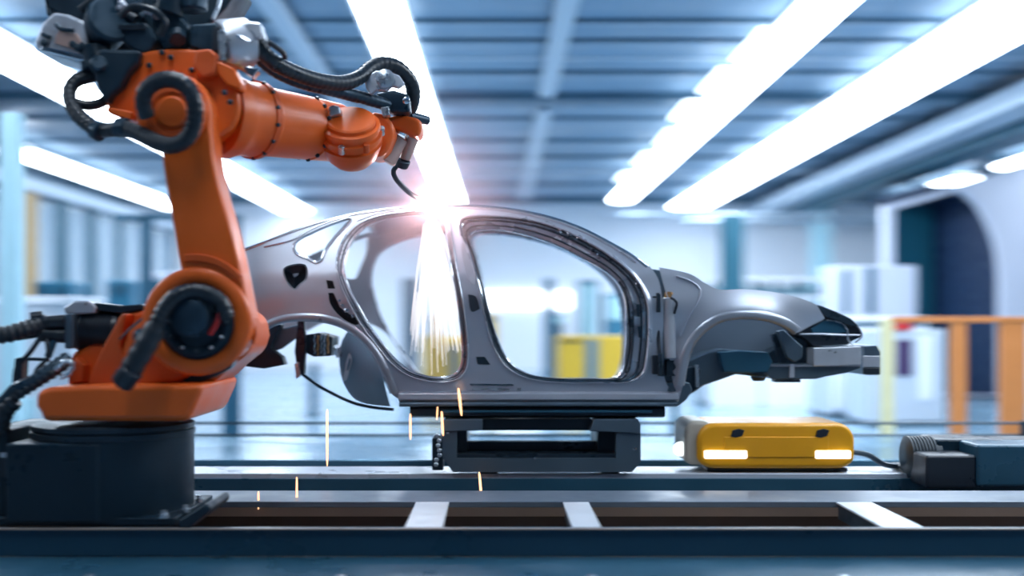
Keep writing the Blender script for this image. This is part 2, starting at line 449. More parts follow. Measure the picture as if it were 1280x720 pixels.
# ================================================================== CONVEYOR
ZC = CH-.95
t = conv = thing('conveyor_frame', 'dark navy conveyor bed of long parallel beams in front of and beneath the car', 'conveyor', (0,6,0))
XL, XR = -4.2, 4.6
e = MB().box((XL,5.10,ZC-.128),(XR,5.145,ZC)); e.build('front_beam', M['beam'], t, bevel=.006)
MB().box((XL,5.085,ZC-.004),(XR,5.10,ZC+.003)).build('edge_strip', M['brown'], t)
MB().box((XL,4.55,ZC-.16),(XR,5.11,ZC-.129)).build('lower_flange', M['beam'], t, bevel=.006)
MB().box((XL,4.6,0.02),(XR,4.7,ZC-.16)).build('skirt_plate', M['beam'], t)
for k in range(9):
    x = XL+.4+k*1.05
    MB().lathe((x,4.68,ZC-.13),(0,0,1),[(0,.022),(.012,.022),(.014,.018)],6).build('bolt', M['zinc'], t)
MB().box((XL,5.86,ZC-.032),(XR,6.24,ZC)).build('middle_beam', M['greytop'], t, bevel=.005)
MB().box((XL,5.93,ZC-.09),(XR,6.2,ZC-.032)).build('beam_web', M['brown'], t)
MB().box((XL,5.94,ZC-.32),(XR,6.22,ZC-.09)).build('lower_web', M['shaded_brown'], t)  # shadow below the beam painted in as a darker brown
MB().box((XL,5.2,ZC-.34),(XR,5.95,ZC-.30)).build('trough', M['brown'], t)
MB().box((XL,6.93,ZC-.2),(XR,7.27,ZC)).build('track_rail', M['railtop'], t, bevel=.006)
MB().box((XL,6.905,ZC-.22),(XR,6.93,ZC-.028)).build('rail_cover', M['beam'], t, bevel=.004)
MB().box((XL,6.2,ZC-.3),(XR,6.9,ZC-.26)).build('floor_pan', M['dark'], t)
MB().box((XL,7.32,ZC-.2),(XR,7.95,ZC-.09)).build('inner_beam', M['dark'], t, bevel=.006)
MB().box((XL,8.0,ZC-.10),(XR,9.65,ZC-.05)).build('deck_plate', M['teal'], t, bevel=.006)
MB().box((XL,9.5,ZC-.3),(XR,9.66,ZC-.1)).build('deck_edge', M['beam'], t)
for x0, x1, yb in [(-.42,-.245,5.86),(.35,.485,5.86),(1.78,1.965,5.86)]:
    MB().box((x0,5.145,ZC-.012),(x1,yb,ZC-.002)).build('cross_plate', M['plate'], t, bevel=.002)
    MB().box((x0+.01,5.145,ZC-.09),(x0+.03,yb,ZC-.012)).build('cross_gusset', M['dark'], t)
MB().box((-1.72,5.34,ZC-.10),(-.50,5.38,ZC-.075)).build('red_strip', M['red'], t)
for x in (-3.6,-1.2,1.2,3.6):
    for yy in (5.0,6.4,9.0):
        MB().box((x,yy,0),(x+.12,yy+.12,ZC-.25)).build('support_leg', M['beam'], t)
# thin guard cables behind
for k,(yy, lab) in enumerate([(529,'thin dark guard cable along the conveyor, upper of two'),(544,'thin dark guard cable along the conveyor, lower of two')]):
    z = W(0,yy,9.7).z
    t2 = thing('guard_cable', lab, 'cable', (0,9.7,z))
    MB().cyl((XL,9.7,z),(XR+1,9.7,z),.012,seg=8).build('cable_run', M['dark'], t2)
    for x in (-3.9,4.55): MB().box((x,9.67,ZC-.28),(x+.05,9.73,z+.02)).build('stanchion', M['dark'], t2)

# ---- carriage under the car
Yc = 6.9
car_frame = t = thing('carriage', 'dark slate carriage frame carrying the car body on the track rail', 'carriage', (W(675,590,Yc).x,7.2,ZC))
fo = smooth([(553,538,1),(553,572,1),(566,590,1),(790,590,1),(801,578,1),(801,541,1),(770,541,1),(770,573,1),(571,573,1),(571,538,1)], step=40)
panel(fo, [], lambda x,y: Yc, grid=14, thick=.06).build('front_frame', M['mid'], t, bevel=.004)
for o_ in ([(555,524),(603,524),(603,538),(553,540),(553,530)], [(743,524),(798,524),(801,530),(801,542),(737,539)]):
    MB().prism(o_, Yc-.015, Yc+.12).build('mounting_bracket', M['mid'], t, bevel=.006)
for y0,y1,Y in [(552,567,7.15)]:
    MB().pbox(560,y0,779,y1,Y,.08).build('cross_bar', M['dark'], t, bevel=.004)
for x0,x1 in [(571,584),(747,770)]:
    MB().pbox(x0,527,x1,567,7.05,.5).build('upright', M['dark'], t, bevel=.004)
MB().pbox(571,567.5,770,572.5,6.93,.3).build('tray', M['dark'], t)
MB().pbox(600,524,740,538,7.0,.3).build('top_bar', M['dark'], t, bevel=.004)
for x in (608,760): MB().pbox(x-8,588,x+14,592.8,6.96,.2).build('slider_foot', M['dark'], t)
random.seed(3)
for k in range(7):
    p = W(545+R()*7, 545+k*6, 6.88)
    MB().lathe(p,(0,-1,0),[(-.03,.014),(0,.014),(.004,.010)],8).build('bolt', M['zinc'], t)
MB().pbox(540,548,554,588,6.9,.15).build('side_lug', M['dark'], t, bevel=.006)
for x,y in [(793,561),(669,572.5),(560,541),(796,540)]:
    MB().lathe(W(x,y,Yc-.002),(0,-1,0),[(-.01,.012),(.006,.012),(.012,.006)],6).build('bolt', M['chrome'], t)

# ================================================================== CAR BODY
YM = 7.78          # centre plane of the car
def Yf(x, y):
    Y = 6.9
    if y < 345: Y += .20*((345-y)/90)**1.25
    if y > 440: Y += .05*((y-440)/70)**2
    if x > 900: Y += .30*((x-900)/180)**2
    if x < 330: Y += .22*((330-x)/90)**2
    Y -= .035*math.exp(-((y-378-(x-600)*.02)/26)**2)
    d = math.hypot(x-392, (y-478))
    if d < 120 and x < 480: Y -= .03*math.exp(-((d-80)/14)**2)
    d = math.hypot(x-930, (y-472))
    if d < 125 and x > 845: Y -= .035*math.exp(-((d-82)/14)**2)
    return Y
car = thing('car_body', 'bare grey sheet metal sedan body without doors or wheels on the carriage', 'car body', (W(650,520,YM).x, YM, W(0,505,6.9).z))
outer = smooth([(238,392),(238,352),(250,336),(270,325),(300,313),(335,300.5),(369,287),(404,275),(439,267),(473,262),(508,258.5),(543,256.5),(578,256),(605,257),
    (643,261),(685,269.6),(727,284),(768,305),(793,319.6),(812,333),(822,347),(827,368),(829,400),(829,440),(830,470),(836,484),(850,494,1),(846,503,1),(760,502,1),(620,501,1),
    (500,500,1),(489,492),(482,474),(470,449),(453,427),(432,411),(408,402.5),(385,400),(362,401),(343,406),(325,416),(312,424,1),(285,430),(255,430)], step=5)
rear_o = smooth([(420,334),(422,317),(430,297),(446,280),(467,270.5),(494,265.5),(526,262.5),(550,263),(559,270),(565,298),(571,334),(578,369),(583,403),(586,438),
    (584,460),(575,473),(557,478),(536,477),(508,469),(487,453),(470,432),(453,410),(438,384),(426,358)], step=4)
rear_i = smooth([(431,338),(434,321),(442,302),(455,287),(473,278),(497,272.5),(526,270),(546,271),(553,277),(558.5,301),(564,336),(570,370),(574,403),(577,436),
    (576,455),(569,466),(555,470.5),(537,470),(512,462),(494,447),(478,427),(462,405),(448,380),(437,359)], step=4)
fr_o = smooth([(572.5,278),(576,271),(585,269),(622,268.5),(664,273),(702,284),(735,300),(768,321),(797,347),(811,372),(814,409),(811,447),(806,467),(793,476),
    (747,478.5),(685,477),(656,472),(631,457),(617,434),(606,397),(597,355),(584,313)], step=4)
fr_i = smooth([(587,297),(592,291),(602,288.5),(622,288.5),(645,292),(685,304),(727,324),(757,341),(773,358),(780,381),(781,412),(779,448),(777,462),(770,471),
    (740,473),(685,472),(660,467),(638,453),(624,427),(613,394),(604,356),(594,318)], step=4)
qw_o = smooth([(366,310),(369,302),(390,289.5),(414,279),(436,271.5,1),(440,274),(432,284),(420,297),(408,313),(402,326),(395,329),(384,324),(370,318)], step=3)
def shrink(c, d):
    n = len(c); cen = sum(c, Vector((0,0)))/n; out = []
    area = sum(c[i].x*c[(i+1)%n].y-c[(i+1)%n].x*c[i].y for i in range(n))
    s = 1 if area > 0 else -1
    for i in range(n):
        tt = c[(i+2)%n]-c[(i-2)%n]
        if tt.length < 1e-6: out.append(c[i]); continue
        tt.normalize(); out.append(c[i]+Vector((-tt.y, tt.x))*d*s)
    return out
fuel = smooth([(354,336),(361,331.5),(382,331),(384,334),(383,350),(376,356),(368,363),(361,357),(356,350)], step=3)
h1 = smooth([(407.5,350,1),(416,351,1),(419,361,1),(409.5,361,1)], step=4)
h2 = smooth([(410,366,1),(417,366,1),(425,384,1),(436,392),(449,402),(448,406),(436,403),(421,392),(412,378)], step=3)
bh1 = smooth([(585,368,1),(594,370),(600,386,1),(590,390)], step=3)
bh2 = smooth([(595,446,1),(606,446,1),(613,456,1),(597,455,1)], step=3)
bh3 = smooth([(578.5,303),(582,304),(589,322),(594,345),(594,357),(587,352),(581,335)], step=3)
sl1 = smooth([(587,479.5,1),(641,480,1),(643,482,1),(588,482,1)], step=8)
bh = [shrink(bh1,.3)]
holes = [rear_o, fr_o, qw_o, fuel, h1, h2]
side = panel(outer, holes, Yf, grid=7.5)
side_o = side.build('side_panel', M['body'], car, sharp=50)
# apertures pressed in steps
def ring(o_, i_, name, prof, m=M['frame'], N=150, par=car, Yg=Yf):
    a = resample(o_, N); b = resample(i_, N)
    # align starts
    j = min(range(N), key=lambda q: sum((a[k]-b[(k+q)%N]).length for k in range(0,N,5)))
    b = [b[(k+j)%N] for k in range(N)]
    loops = []
    for tt, d in prof:
        l = [a[k].lerp(b[k], tt) for k in range(N)]
        loops.append([W(l[k].x, l[k].y, Yg(a[k].x, a[k].y)+d) for k in range(N)])
    return MB().loft(loops).build(name, m, par, sharp=55)
P1 = [(0,.012),(-.06,-.006),(.0,-.012),(.10,-.014),(.16,-.006),(.2,.03),(.5,.036),(.56,.032),(.62,.055),(.9,.06),(.97,.075),(1,.10),(1.0,.15),(.6,.17),(.2,.15)]
ring(rear_o, rear_i, 'rear_door_frame', P1)
P2 = [(0,.012),(-.05,-.006),(0,-.012),(.07,-.014),(.12,-.006),(.16,.028),(.32,.034),(.36,.028),(.40,.045),(.62,.052),(.67,.046),(.72,.075),(.93,.08),(1,.11),(1,.17),(.6,.19),(.2,.16)]
ring(fr_o, fr_i, 'front_door_frame', P2)
ring(qw_o, shrink(qw_o, 3.2), 'quarter_window_frame', [(0,.01),(-.2,-.006),(.1,-.01),(.4,-.004),(.6,.03),(1,.04),(1,.07)], N=90)
ring(fuel, shrink(fuel, 2), 'fuel_filler_recess', [(0,.0),(.5,.01),(1,.05),(.2,.12)], N=60, m=M['inner'])
MB().loft([pts3(resample(fuel,40), Yf, .10), pts3(resample(shrink(fuel,12),40), Yf, .13)]).build('filler_cup', M['dark'], car)
def tone_line(o_, i_, tt, d, r_, name, m, N=150):  # tubes painting shade and highlights along the door frame steps
    a = resample(o_, N); b = resample(i_, N)
    j = min(range(N), key=lambda q: sum((a[k]-b[(k+q)%N]).length for k in range(0,N,5)))
    b = [b[(k+j)%N] for k in range(N)]
    pts = []
    for k in list(range(N))+[0]:
        q = a[k].lerp(b[k], tt); pts.append(W(q.x, q.y, Yf(a[k].x, a[k].y)+d))
    return MB().tube(pts, r_, 6, cap=False).build(name, M[m], car)
tone_line(rear_o, rear_i, .22, .020, .0055, 'frame_shade_line', 'dark')
tone_line(rear_o, rear_i, .58, .034, .004, 'frame_shade_line', 'dark')
tone_line(rear_o, rear_i, .90, .058, .004, 'frame_highlight_line', 'chrome')
tone_line(fr_o, fr_i, .17, .020, .0055, 'frame_shade_line', 'dark')
tone_line(fr_o, fr_i, .38, .028, .006, 'frame_shade_line', 'dark')
tone_line(fr_o, fr_i, .68, .044, .0055, 'frame_shade_line', 'dark')
tone_line(fr_o, fr_i, .28, .026, .005, 'frame_highlight_line', 'chrome')
tone_line(fr_o, fr_i, .92, .076, .004, 'frame_highlight_line', 'chrome')
# dark backing behind the slots near the rear door
for hh, nm in ((h1,'latch_slot'),(h2,'latch_slot')):
    MB().loft([pts3(resample(hh,40), Yf, .012), pts3(resample(hh,40), Yf, .07), pts3(resample(shrink(hh,5),40), Yf, .075)]).build(nm, M['dark'], car)
# plates and slots on the central pillar
def patch(c, d, name, m, th=.006, sh=0):
    c = resample(c, 36); n = len(c); a = pts3(c, Yf, d-th); b = pts3(c, Yf, d)
    e = MB(); e.add(a+b, [list(range(n)), list(range(n,2*n))[::-1]]+[[i,i+n,(i+1)%n+n,(i+1)%n] for i in range(n)])
    return e.build(name, m, car)
patch(bh1, -.001, 'pillar_slot', M['dark'], .004); patch(bh2, -.001, 'pillar_slot', M['dark'], .004)
patch(bh3, -.001, 'pillar_slot', M['cyan'] if 0 else M['inner'], .004)
patch(sl1, -.001, 'sill_trim', M['chrome'], .005)
patch(smooth([(590,485,1),(636,485.5,1),(638,488,1),(591,487.5,1)],step=8), -.001, 'sill_trim', M['zinc'], .005)
patch(smooth([(646,485,1),(651,485,1),(651,490,1),(646,490,1)],step=3), -.001, 'rivet_plate', M['chrome'], .006)
# hardware on the rear latch area
for k,(x,y,rr) in enumerate([(428,382,.012),(433,388,.016),(424,376,.010),(441,395,.012),(452,408,.010)]):
    MB().lathe(W(x,y,Yf(x,y)-.0), (0.3,-1,.2), [(-.02,rr),(.008,rr),(.014,rr*.6)], 10).build('latch_bolt', M['chrome'], car)
# roof edge highlight put in as a chrome tube, with drip rails
def edge_tube(pts, r, d, name, m, squash=None, par=car, seg=10):
    c = smooth(pts, closed=False, step=6)
    return MB().tube(pts3(c, Yf, d), r, seg, squash=squash).build(name, m, par)
edge_tube([(300,314.5),(335,302),(369,288.5),(404,277),(439,269),(473,263.8),(508,260.3),(543,258.3),(578,257.8),(605,258.8),(643,262.8),(685,271.4),(727,286),(768,307),(793,321.6),(809,334)], .011, .004, 'roof_rail_glint', M['chrome'])
edge_tube([(446,276),(473,267),(508,262.2),(543,260.5),(578,260.2),(605,261),(643,265),(685,274),(727,288.5),(768,310),(795,328)], .006, -.002, 'drip_rail', M['frame'])
edge_tube([(330,309),(352,304),(366,300),(388,287),(412,277),(436,270)], .006, -.001, 'rear_drip_rail', M['chrome'])
# reinforcing clutter in the front door frame corner
random.seed(11)
for k in range(14):
    u = R(); x = 690+110*u; y = 281+ (x-690)*.62+ (R()-.5)*8
    if x > 790: y += 6
    MB().lathe(W(x,y,Yf(x,y)+.018),(R()-.5,-1,R()-.5),[(-.02,.004+.008*R()),(.008,.004+.007*R()),(.012,.003)],7).build('rivet', M['chrome' if k%3 else 'dark'], car)
edge_tube([(774,352),(780,362),(786,392),(787,430),(782,466)], .014, .055, 'door_seal', M['black'], squash=.6)
for (x,y,h) in [(797,388,16),(799,415,14),(790,404,10)]:
    patch(smooth([(x-2,y-h/2,1),(x+2,y-h/2,1),(x+3,y+h/2,1),(x-1,y+h/2,1)],step=4), .03, 'hinge_slot', M['dark'], .012)
# wheel-arch lips
def arch_lip(pts, name, w=8):
    c = smooth(pts, closed=False, step=4); n = len(c); cen = Vector((pts[0][0]*.5+pts[-1][0]*.5, max(p[1] for p in pts)))
    loops = []
    for d, dy in [(-w,-.004),(-w*.85,-.016),(-w*.3,-.022),(0,-.014),(1.5,.01),(2,.07),(-3,.08)]:
        l = []
        for p in c:
            v = (cen-p).normalized(); q = p+v*d; l.append(W(q.x, q.y, Yf(p.x, p.y)+dy))
        loops.append(l)
    return MB().loft(loops, closed=False).build(name, M['inner'], car, sharp=60)
arch_lip([(489,492),(482,474),(470,449),(453,427),(432,411),(408,402.5),(385,400),(362,401),(343,406),(325,416)], 'rear_arch_lip', 9)
# front fender
fend = smooth([(824,334,1),(843,337.5),(864,343),(883,355),(897,361.5),(925,361.5),(950,363),(980,367.5),(1007,375),(1021,381,1),(1031,398,1),(1008,409),(993,418,1),
    (985,411),(965,402),(933,397.5),(903,401),(880,415),(865,435),(858,457),(854,480,1),(849,499,1),(843,484),(838,455),(836,420),(838,392),(833,368),(828,350)], step=4)
ff = panel(fend, [], Yf, grid=7.0); ff.build('front_fender', M['body'], car, sharp=50)
arch_lip([(993,417.5),(985,411),(965,402),(933,397.5),(903,401),(880,415),(865,435),(858,457),(854,482)], 'front_arch_lip', 11)
edge_tube([(846,345),(865,352),(876,362),(872,378),(860,398),(850,420)], .010, -.004, 'fender_crease', M['body'], squash=.5)
MB().prism([(814,336),(828,338),(846,350),(852,380),(850,430),(852,480),(850,500),(826,500),(818,470),(822,400),(820,360)], 6.965, 7.06).build('hinge_pillar', M['mid'], car, bevel=.01)
# sills
def xsweep(name, prof, x0, x1, m, par=car, bev=0):
    e = MB(); a = W(x0,400,6.9).x; b = W(x1,400,6.9).x
    e.loft([[Vector((x, Y, W(0,py,6.9).z)) for Y,py in prof] for x in (a,b)]); n = len(prof)
    e.f += [list(range(n)), list(range(n,2*n))]
    return e.build(name, m, par, bevel=bev)
xsweep('outer_sill', [(6.93,489),(6.885,492),(6.88,499),(6.90,502),(7.02,502),(7.02,489)], 498, 848, M['body'], bev=.004)
xsweep('sill_flange', [(6.89,502),(6.875,504),(6.875,507),(6.90,508.5),(7.05,508),(7.05,502)], 499, 846, M['mid'], bev=.003)
xsweep('under_sill', [(6.93,508),(6.91,511),(6.91,520),(6.96,523),(7.16,523),(7.16,508)], 512, 832, M['dark'], bev=.005)
xsweep('jacking_rail', [(6.90,512.5),(6.89,513.5),(6.89,515.5),(6.9,516.5),(6.95,516),(6.95,513)], 552, 815, M['steelc'], bev=.002)
# roof skin with crossbows between the two rails
rx = [(439,268),(473,263),(508,259.5),(543,257.5),(578,257),(605,258),(643,262),(685,270.5),(727,285)]
e = MB(); loops = []
for (x,y) in rx:
    p = W(x,y,Yf(x,y)); l = []
    for k in range(13):
        s = k/12; yy = p.y+.01+(2*YM-2*p.y-.02)*s
        l.append(Vector((p.x, yy, p.z-.004+.05*math.sin(PI*s))))
    loops.append(l)
# only the front and rear headers and crossbows join the sides; the skin lies on them
e.loft(loops, closed=False); e.build('roof_skin', M['inner'], car, solid=.004)
for (x,y) in [(441,268),(530,258),(625,260),(715,281)]:
    p = W(x,y,Yf(x,y)); pts = [Vector((p.x, p.y+.03+(2*YM-2*p.y-.06)*k/10, p.z-.03+.05*math.sin(PI*k/10))) for k in range(11)]
    MB().tube(pts,.022,8,squash=.6).build('roof_crossbow', M['frame'], car)
# far side of the body, mirrored about the centre plane
def Ym(x, y):   # px as it would be on the near side -> far distance
    return 2*YM-Yf(x,y)
def far_pts(c):
    out = []
    for p in c:
        q = W(p[0], p[1], Yf(p[0],p[1])); out.append(Vector((q.x, 2*YM-q.y, q.z)))
    return out
def mirror_panel(outer, holes, name, m, grid=12):
    mb = panel(outer, holes, Yf, grid=grid)
    for v in mb.v: v.y = 2*YM-v.y
    return mb.build(name, m, car, sharp=50)
fq_rear = smooth([(425,345),(428,322),(440,300),(458,288),(480,279),(520,271),(552,271),(560,280),(566,310),(574,360),(580,420),(578,468),(568,488),(540,492),(505,488),(480,460),(455,425),(438,392)], step=6)
fq_front= smooth([(584,280),(590,272),(610,270),(643,273),(685,281),(727,295),(768,316),(800,342),(816,372),(820,420),(816,470),(806,490),(760,492),(680,491),(650,484),(628,460),(613,420),(600,360),(590,310)], step=6)
fq_q = smooth([(338,318),(350,306),(372,294.5),(400,283),(426,274.5,1),(422,296),(410,318),(398,336),(370,328)], step=5)
far_outer = smooth([(238,392),(238,352),(250,336),(270,325),(300,313),(335,300.5),(369,287),(404,275),(439,267),(473,262),(508,258.5),(543,256.5),(578,256),(605,257),
    (643,261),(685,269.6),(727,284),(768,305),(793,319.6),(812,333),(840,350),(846,400),(846,440),(846,494,1),(846,506,1),(760,506,1),(620,506,1),
    (500,504,1),(489,492),(482,474),(470,449),(453,427),(432,411),(408,402.5),(385,400),(362,401),(343,406),(325,416),(312,424,1),(285,430),(255,430)], step=7)
mirror_panel(far_outer, [fq_rear, fq_front, fq_q], 'far_side_panel', M['inner'])
mirror_panel(fend, [], 'far_fender', M['inner'])
for o_, nm in ((fq_rear,'far_rear_door_frame'),(fq_front,'far_front_door_frame')):
    c = resample(o_, 90); a = far_pts([(p.x,p.y) for p in c]); a.append(a[0])
    MB().tube([Vector((p.x,p.y-.03,p.z)) for p in a], .018, 8, cap=False, squash=.6).build(nm, M['frame'], car)
# floor, tunnel and bulkheads
z0 = W(0,503,6.9).z
MB().box((W(500,0,6.9).x,6.98,z0-.02),(W(835,0,6.9).x,2*YM-6.98,z0)).build('floor_pan', M['inner'], car)
for k in range(5):
    yy = 7.1+k*.3
    MB().box((W(520,0,6.9).x,yy,z0-.045),(W(820,0,6.9).x,yy+.08,z0-.02)).build('floor_rib', M['mid'], car)
a = W(838,360,6.9); b = W(850,500,6.9)
MB().box((a.x,7.0,b.z+.0),(b.x,2*YM-7.0,W(0,372,6.9).z)).build('firewall', M['mid'], car, bevel=.01)
# cowl
a = W(824,340,7.0)
MB().loft([[Vector((a.x+dx, yy, a.z+dz+.03*math.sin(PI*(yy-7.0)/(2*YM-14.0)))) for dx,dz in ((0,0),(.08,-.03),(.16,-.09),(.10,-.16))] for yy in [7.0+ (2*YM-14.0)*k/8 for k in range(9)]], closed=False).build('cowl', M['inner'], car, solid=.006)
# tail: rear panel and parcel shelf
MB().box((W(244,0,7.1).x,7.15,W(0,420,6.9).z),(W(252,0,7.1).x,2*YM-7.15,W(0,345,6.9).z)).build('tail_panel', M['inner'], car, bevel=.02)
# rear underside: wheelhouse, suspension arms and wiring
YW = 7.12
wh = smooth([(436,412,1),(462,430),(476,455),(482,486),(488,508,1),(466,506),(445,500),(430,480),(424,450),(428,425)], step=6)
panel(wh, [], lambda x,y: YW+.02+.05*math.sin(x*.05)*math.cos(y*.04), grid=9).build('rear_wheelhouse', M['blueg'], car, sharp=50)
MB().prism([(372,400),(380,400),(382,430),(380,468),(373,470),(368,440)], YW-.04, YW+.02).build('rear_damper_bracket', M['navy'], car, bevel=.006)
MB().prism([(368,455),(373,452),(375,470),(370,474)], YW-.07, YW-.03).build('damper_tab', M['zinc'], car, bevel=.003)
hose([(372,463,7.1),(390,477,7.1),(412,490,7.1),(440,503,7.1),(465,509,7.12),(492,512,7.15)], .010, 8).build('brake_line', M['navy'], car)
MB().prism([(304,440),(318,424),(336,410),(346,404),(352,406),(344,420),(338,436),(352,446),(356,456),(330,461),(306,458)], YW, YW+.12).build('rear_bumper_beam', M['navy'], car, bevel=.008)
MB().prism([(300,428),(318,420),(330,424),(322,440),(300,444)], YW-.05, YW+.1).build('rear_crossmember', M['dark'], car, bevel=.008)
MB().prism([(344,412),(372,406),(374,420),(352,436),(340,440)], YW+.1, YW+.14).build('rear_brace', M['mid'], car, bevel=.008)
ss = MB().prism([(378,419),(398,416),(416,421),(414,445),(392,446),(380,440)], YW+.05, YW+.35).build('spring_seat', M['navy'], car, bevel=.01)
for k in range(5):
    x = 393+k*4.2
    pts = [W(x+.5*math.sin(j*1.3), 417+j*2.1+(k%2)*2, YW+.02) for j in range(13)]
    MB().tube(pts, .0065, 7).build('spring_coil', M['copper' if k in (1,4) else 'chrome'], ss)  # copper and chrome strands put glints into the coil colour
MB().cyl(W(421,433,YW), W(424,445,YW+.05), .022).build('damper_cup', M['zinc'], car)
pts = [(437,441),(440,446),(437,462),(432,476),(429,476),(431,462),(434,447)]
panel(smooth(pts,step=3), [smooth([(437.5,447),(438.5,450),(436,461),(433.5,464),(434.5,455)],step=2)], lambda x,y: YW-.04, grid=4, thick=.01).build('stabilizer_link', M['chrome'], car)
# front: hinge pillar hardware
MB().cyl(W(836,372,6.9),W(838,448,6.9),.038,.036).build('gas_strut', M['silver'], car)
MB().cyl(W(837,365,6.9),W(836,373,6.9),.03).build('strut_cap', M['copper'], car)
for x,y,w,h in [(819,379,10,19),(821,456,11,24)]:
    hg = MB().pbox(x-w/2,y-h/2,x+w/2,y+h/2,6.87,.06).build('door_hinge', M['black'], car, bevel=.008)
    MB().cyl(W(x+4,y-h/2-2,6.86),W(x+4,y+h/2+2,6.86),.014,seg=10).build('hinge_pin', M['dark'], hg)
hose([(822,366,6.88),(824,392,6.9),(823,420,6.9),(825,448,6.88),(828,470,6.9)], .012, 8).build('wiring_loom', M['black'], car)
hose([(838,372,6.85),(846,378,6.84),(843,392,6.86)], .008, 8).build('wiring_loom', M['black'], car)
MB().pbox(833,450,845,470,6.9,.08).build('lower_bracket', M['dark'], car, bevel=.006)
MB().prism([(833,478),(862,478),(866,488),(858,500),(848,508),(836,506)], 6.92, 7.2).build('sill_end', M['mid'], car, bevel=.01)
# engine bay parts inside the arch
Ye = 7.22
MB().prism([(852,430),(874,396),(930,384),(990,396),(1006,414),(1000,452),(960,450),(930,452),(870,470),(858,470)], Ye+.16, Ye+.2).build('inner_wing', M['greytop'], car)
MB().prism([(858,452),(885,440),(905,436),(940,440),(960,452),(972,460),(958,472),(920,468),(880,482),(866,492),(855,480)], Ye-.1, Ye+.16).build('front_rail', M['mid'], car, bevel=.012)
MB().prism([(898,440),(925,438),(960,440),(966,452),(960,466),(905,466)], Ye-.16, Ye-.08).build('rail_cover', M['steelc'], car, bevel=.01)
MB().prism([(852,462),(868,458),(876,462),(872,486),(862,494),(852,496)], Ye-.2, Ye).build('splash_bracket', M['dark'], car, bevel=.008)
MB().prism([(869,456),(873,456),(874,484),(870,484)], Ye-.22, Ye-.2).build('bracket_rib', M['zinc'], car)
MB().prism([(972,414),(980,412),(1004,434),(1003,447),(994,453),(984,447)], Ye-.18, Ye-.12).build('strut_bracket', M['mid'], car, bevel=.008)
MB().prism([(965,418),(972,416),(986,452),(976,454)], Ye-.1, Ye-.04).build('bracket_arm', M['dark'], car, bevel=.006)
MB().prism([(960,440),(1000,420),(1030,425),(1020,455),(962,458)], Ye, Ye+.3).build('engine_bracket', M['dark'], car, bevel=.01)
MB().cyl(W(948,470,Ye-.15),W(948,476,Ye-.15),.05,.04).build('drain_cup', M['dark'], car)
MB().prism([(968,455),(1076,455),(1076,460),(1060,466),(1032,471),(1020,474),(965,474),(955,466)], Ye-.12, Ye+.3).build('subframe', M['mid'], car, bevel=.008)
MB().pbox(969,474,1001,478,Ye-.12,.1).build('skid_block', M['black'], car, bevel=.004)
MB().prism([(960,455.5),(1076,455.5),(1076,458.5),(960,458.5)], Ye-.135, Ye-.12).build('subframe_flange', M['inner'], car)
MB().prism([(988,455),(993,455),(993,472),(987,472)], Ye-.14, Ye-.12).build('subframe_rib', M['silver'], car)
MB().prism([(1017,435),(1076,433),(1077,456),(1017,458)], Ye-.16, Ye+.05).build('bumper_bracket', M['silver'], car, bevel=.006)
MB().prism([(1080,432),(1096,431),(1101,440),(1101,469),(1082,469),(1080,462)], Ye-.02, 2*YM-Ye+.02).build('front_bumper_beam', M['mid'], car, bevel=.01)
MB().prism([(1079,445),(1100,445),(1100,459),(1079,459)], Ye-.03, Ye-.02).build('beam_cover', M['silver'], car, bevel=.003)
MB().prism([(1079,460),(1100,460),(1100,468),(1079,468)], Ye-.035, Ye-.02).build('beam_slot', M['black'], car, bevel=.003)
# headlight housing: upper blade, dark bucket, bright rim
MB().prism([(1017,380),(1027,382),(1047,390),(1064,398),(1073,407),(1066,408),(1050,402),(1034,397)], Ye-.12, Ye+.25).build('headlight_blade', M['dark'], car, bevel=.006)
hb = MB().prism([(994,416),(1012,406),(1030,398),(1036,400),(1058,402),(1069,404),(1076,414),(1077,421),(1066,426),(1060,431),(1018,433),(1004,422)], Ye-.08, Ye+.22).build('headlight_bucket', M['black'], car, bevel=.006)
MB().prism([(1014,411),(1032,400),(1050,402),(1062,416),(1016,417)], Ye-.09, Ye-.075).build('headlight_lens', M['steelc'], hb, bevel=.003)
hose([(1033,400,Ye-.1),(1042,401,Ye-.1),(1053,404,Ye-.1),(1059,412,Ye-.1),(1060,424,Ye-.1),(1068,434,Ye-.1)], .006, 6).build('headlight_bracket', M['zinc'], hb)
hose([(1000,418,Ye-.1),(1020,417.5,Ye-.1),(1050,418.5,Ye-.1),(1075,419,Ye-.09)], .007, 6).build('headlight_rim', M['inner'], hb)
hose([(1068,403,Ye-.09),(1075,412,Ye-.09),(1077,421,Ye-.09),(1069,428,Ye-.09)], .006, 6).build('headlight_edge', M['inner'], hb)
hose([(998,415,Ye-.1),(1012,407,Ye-.1),(1029,399,Ye-.1)], .006, 6).build('fender_flange', M['inner'], car)

# ================================================================== ROBOT
YR = 5.5
rob = thing('robot_arm', 'large orange industrial welding robot on a dark pedestal, its arm reaching over the car', 'robot', (W(145,660,YR).x, YR, ZC))
O, OD, BK = M['orange'], M['orange2'], M['black']
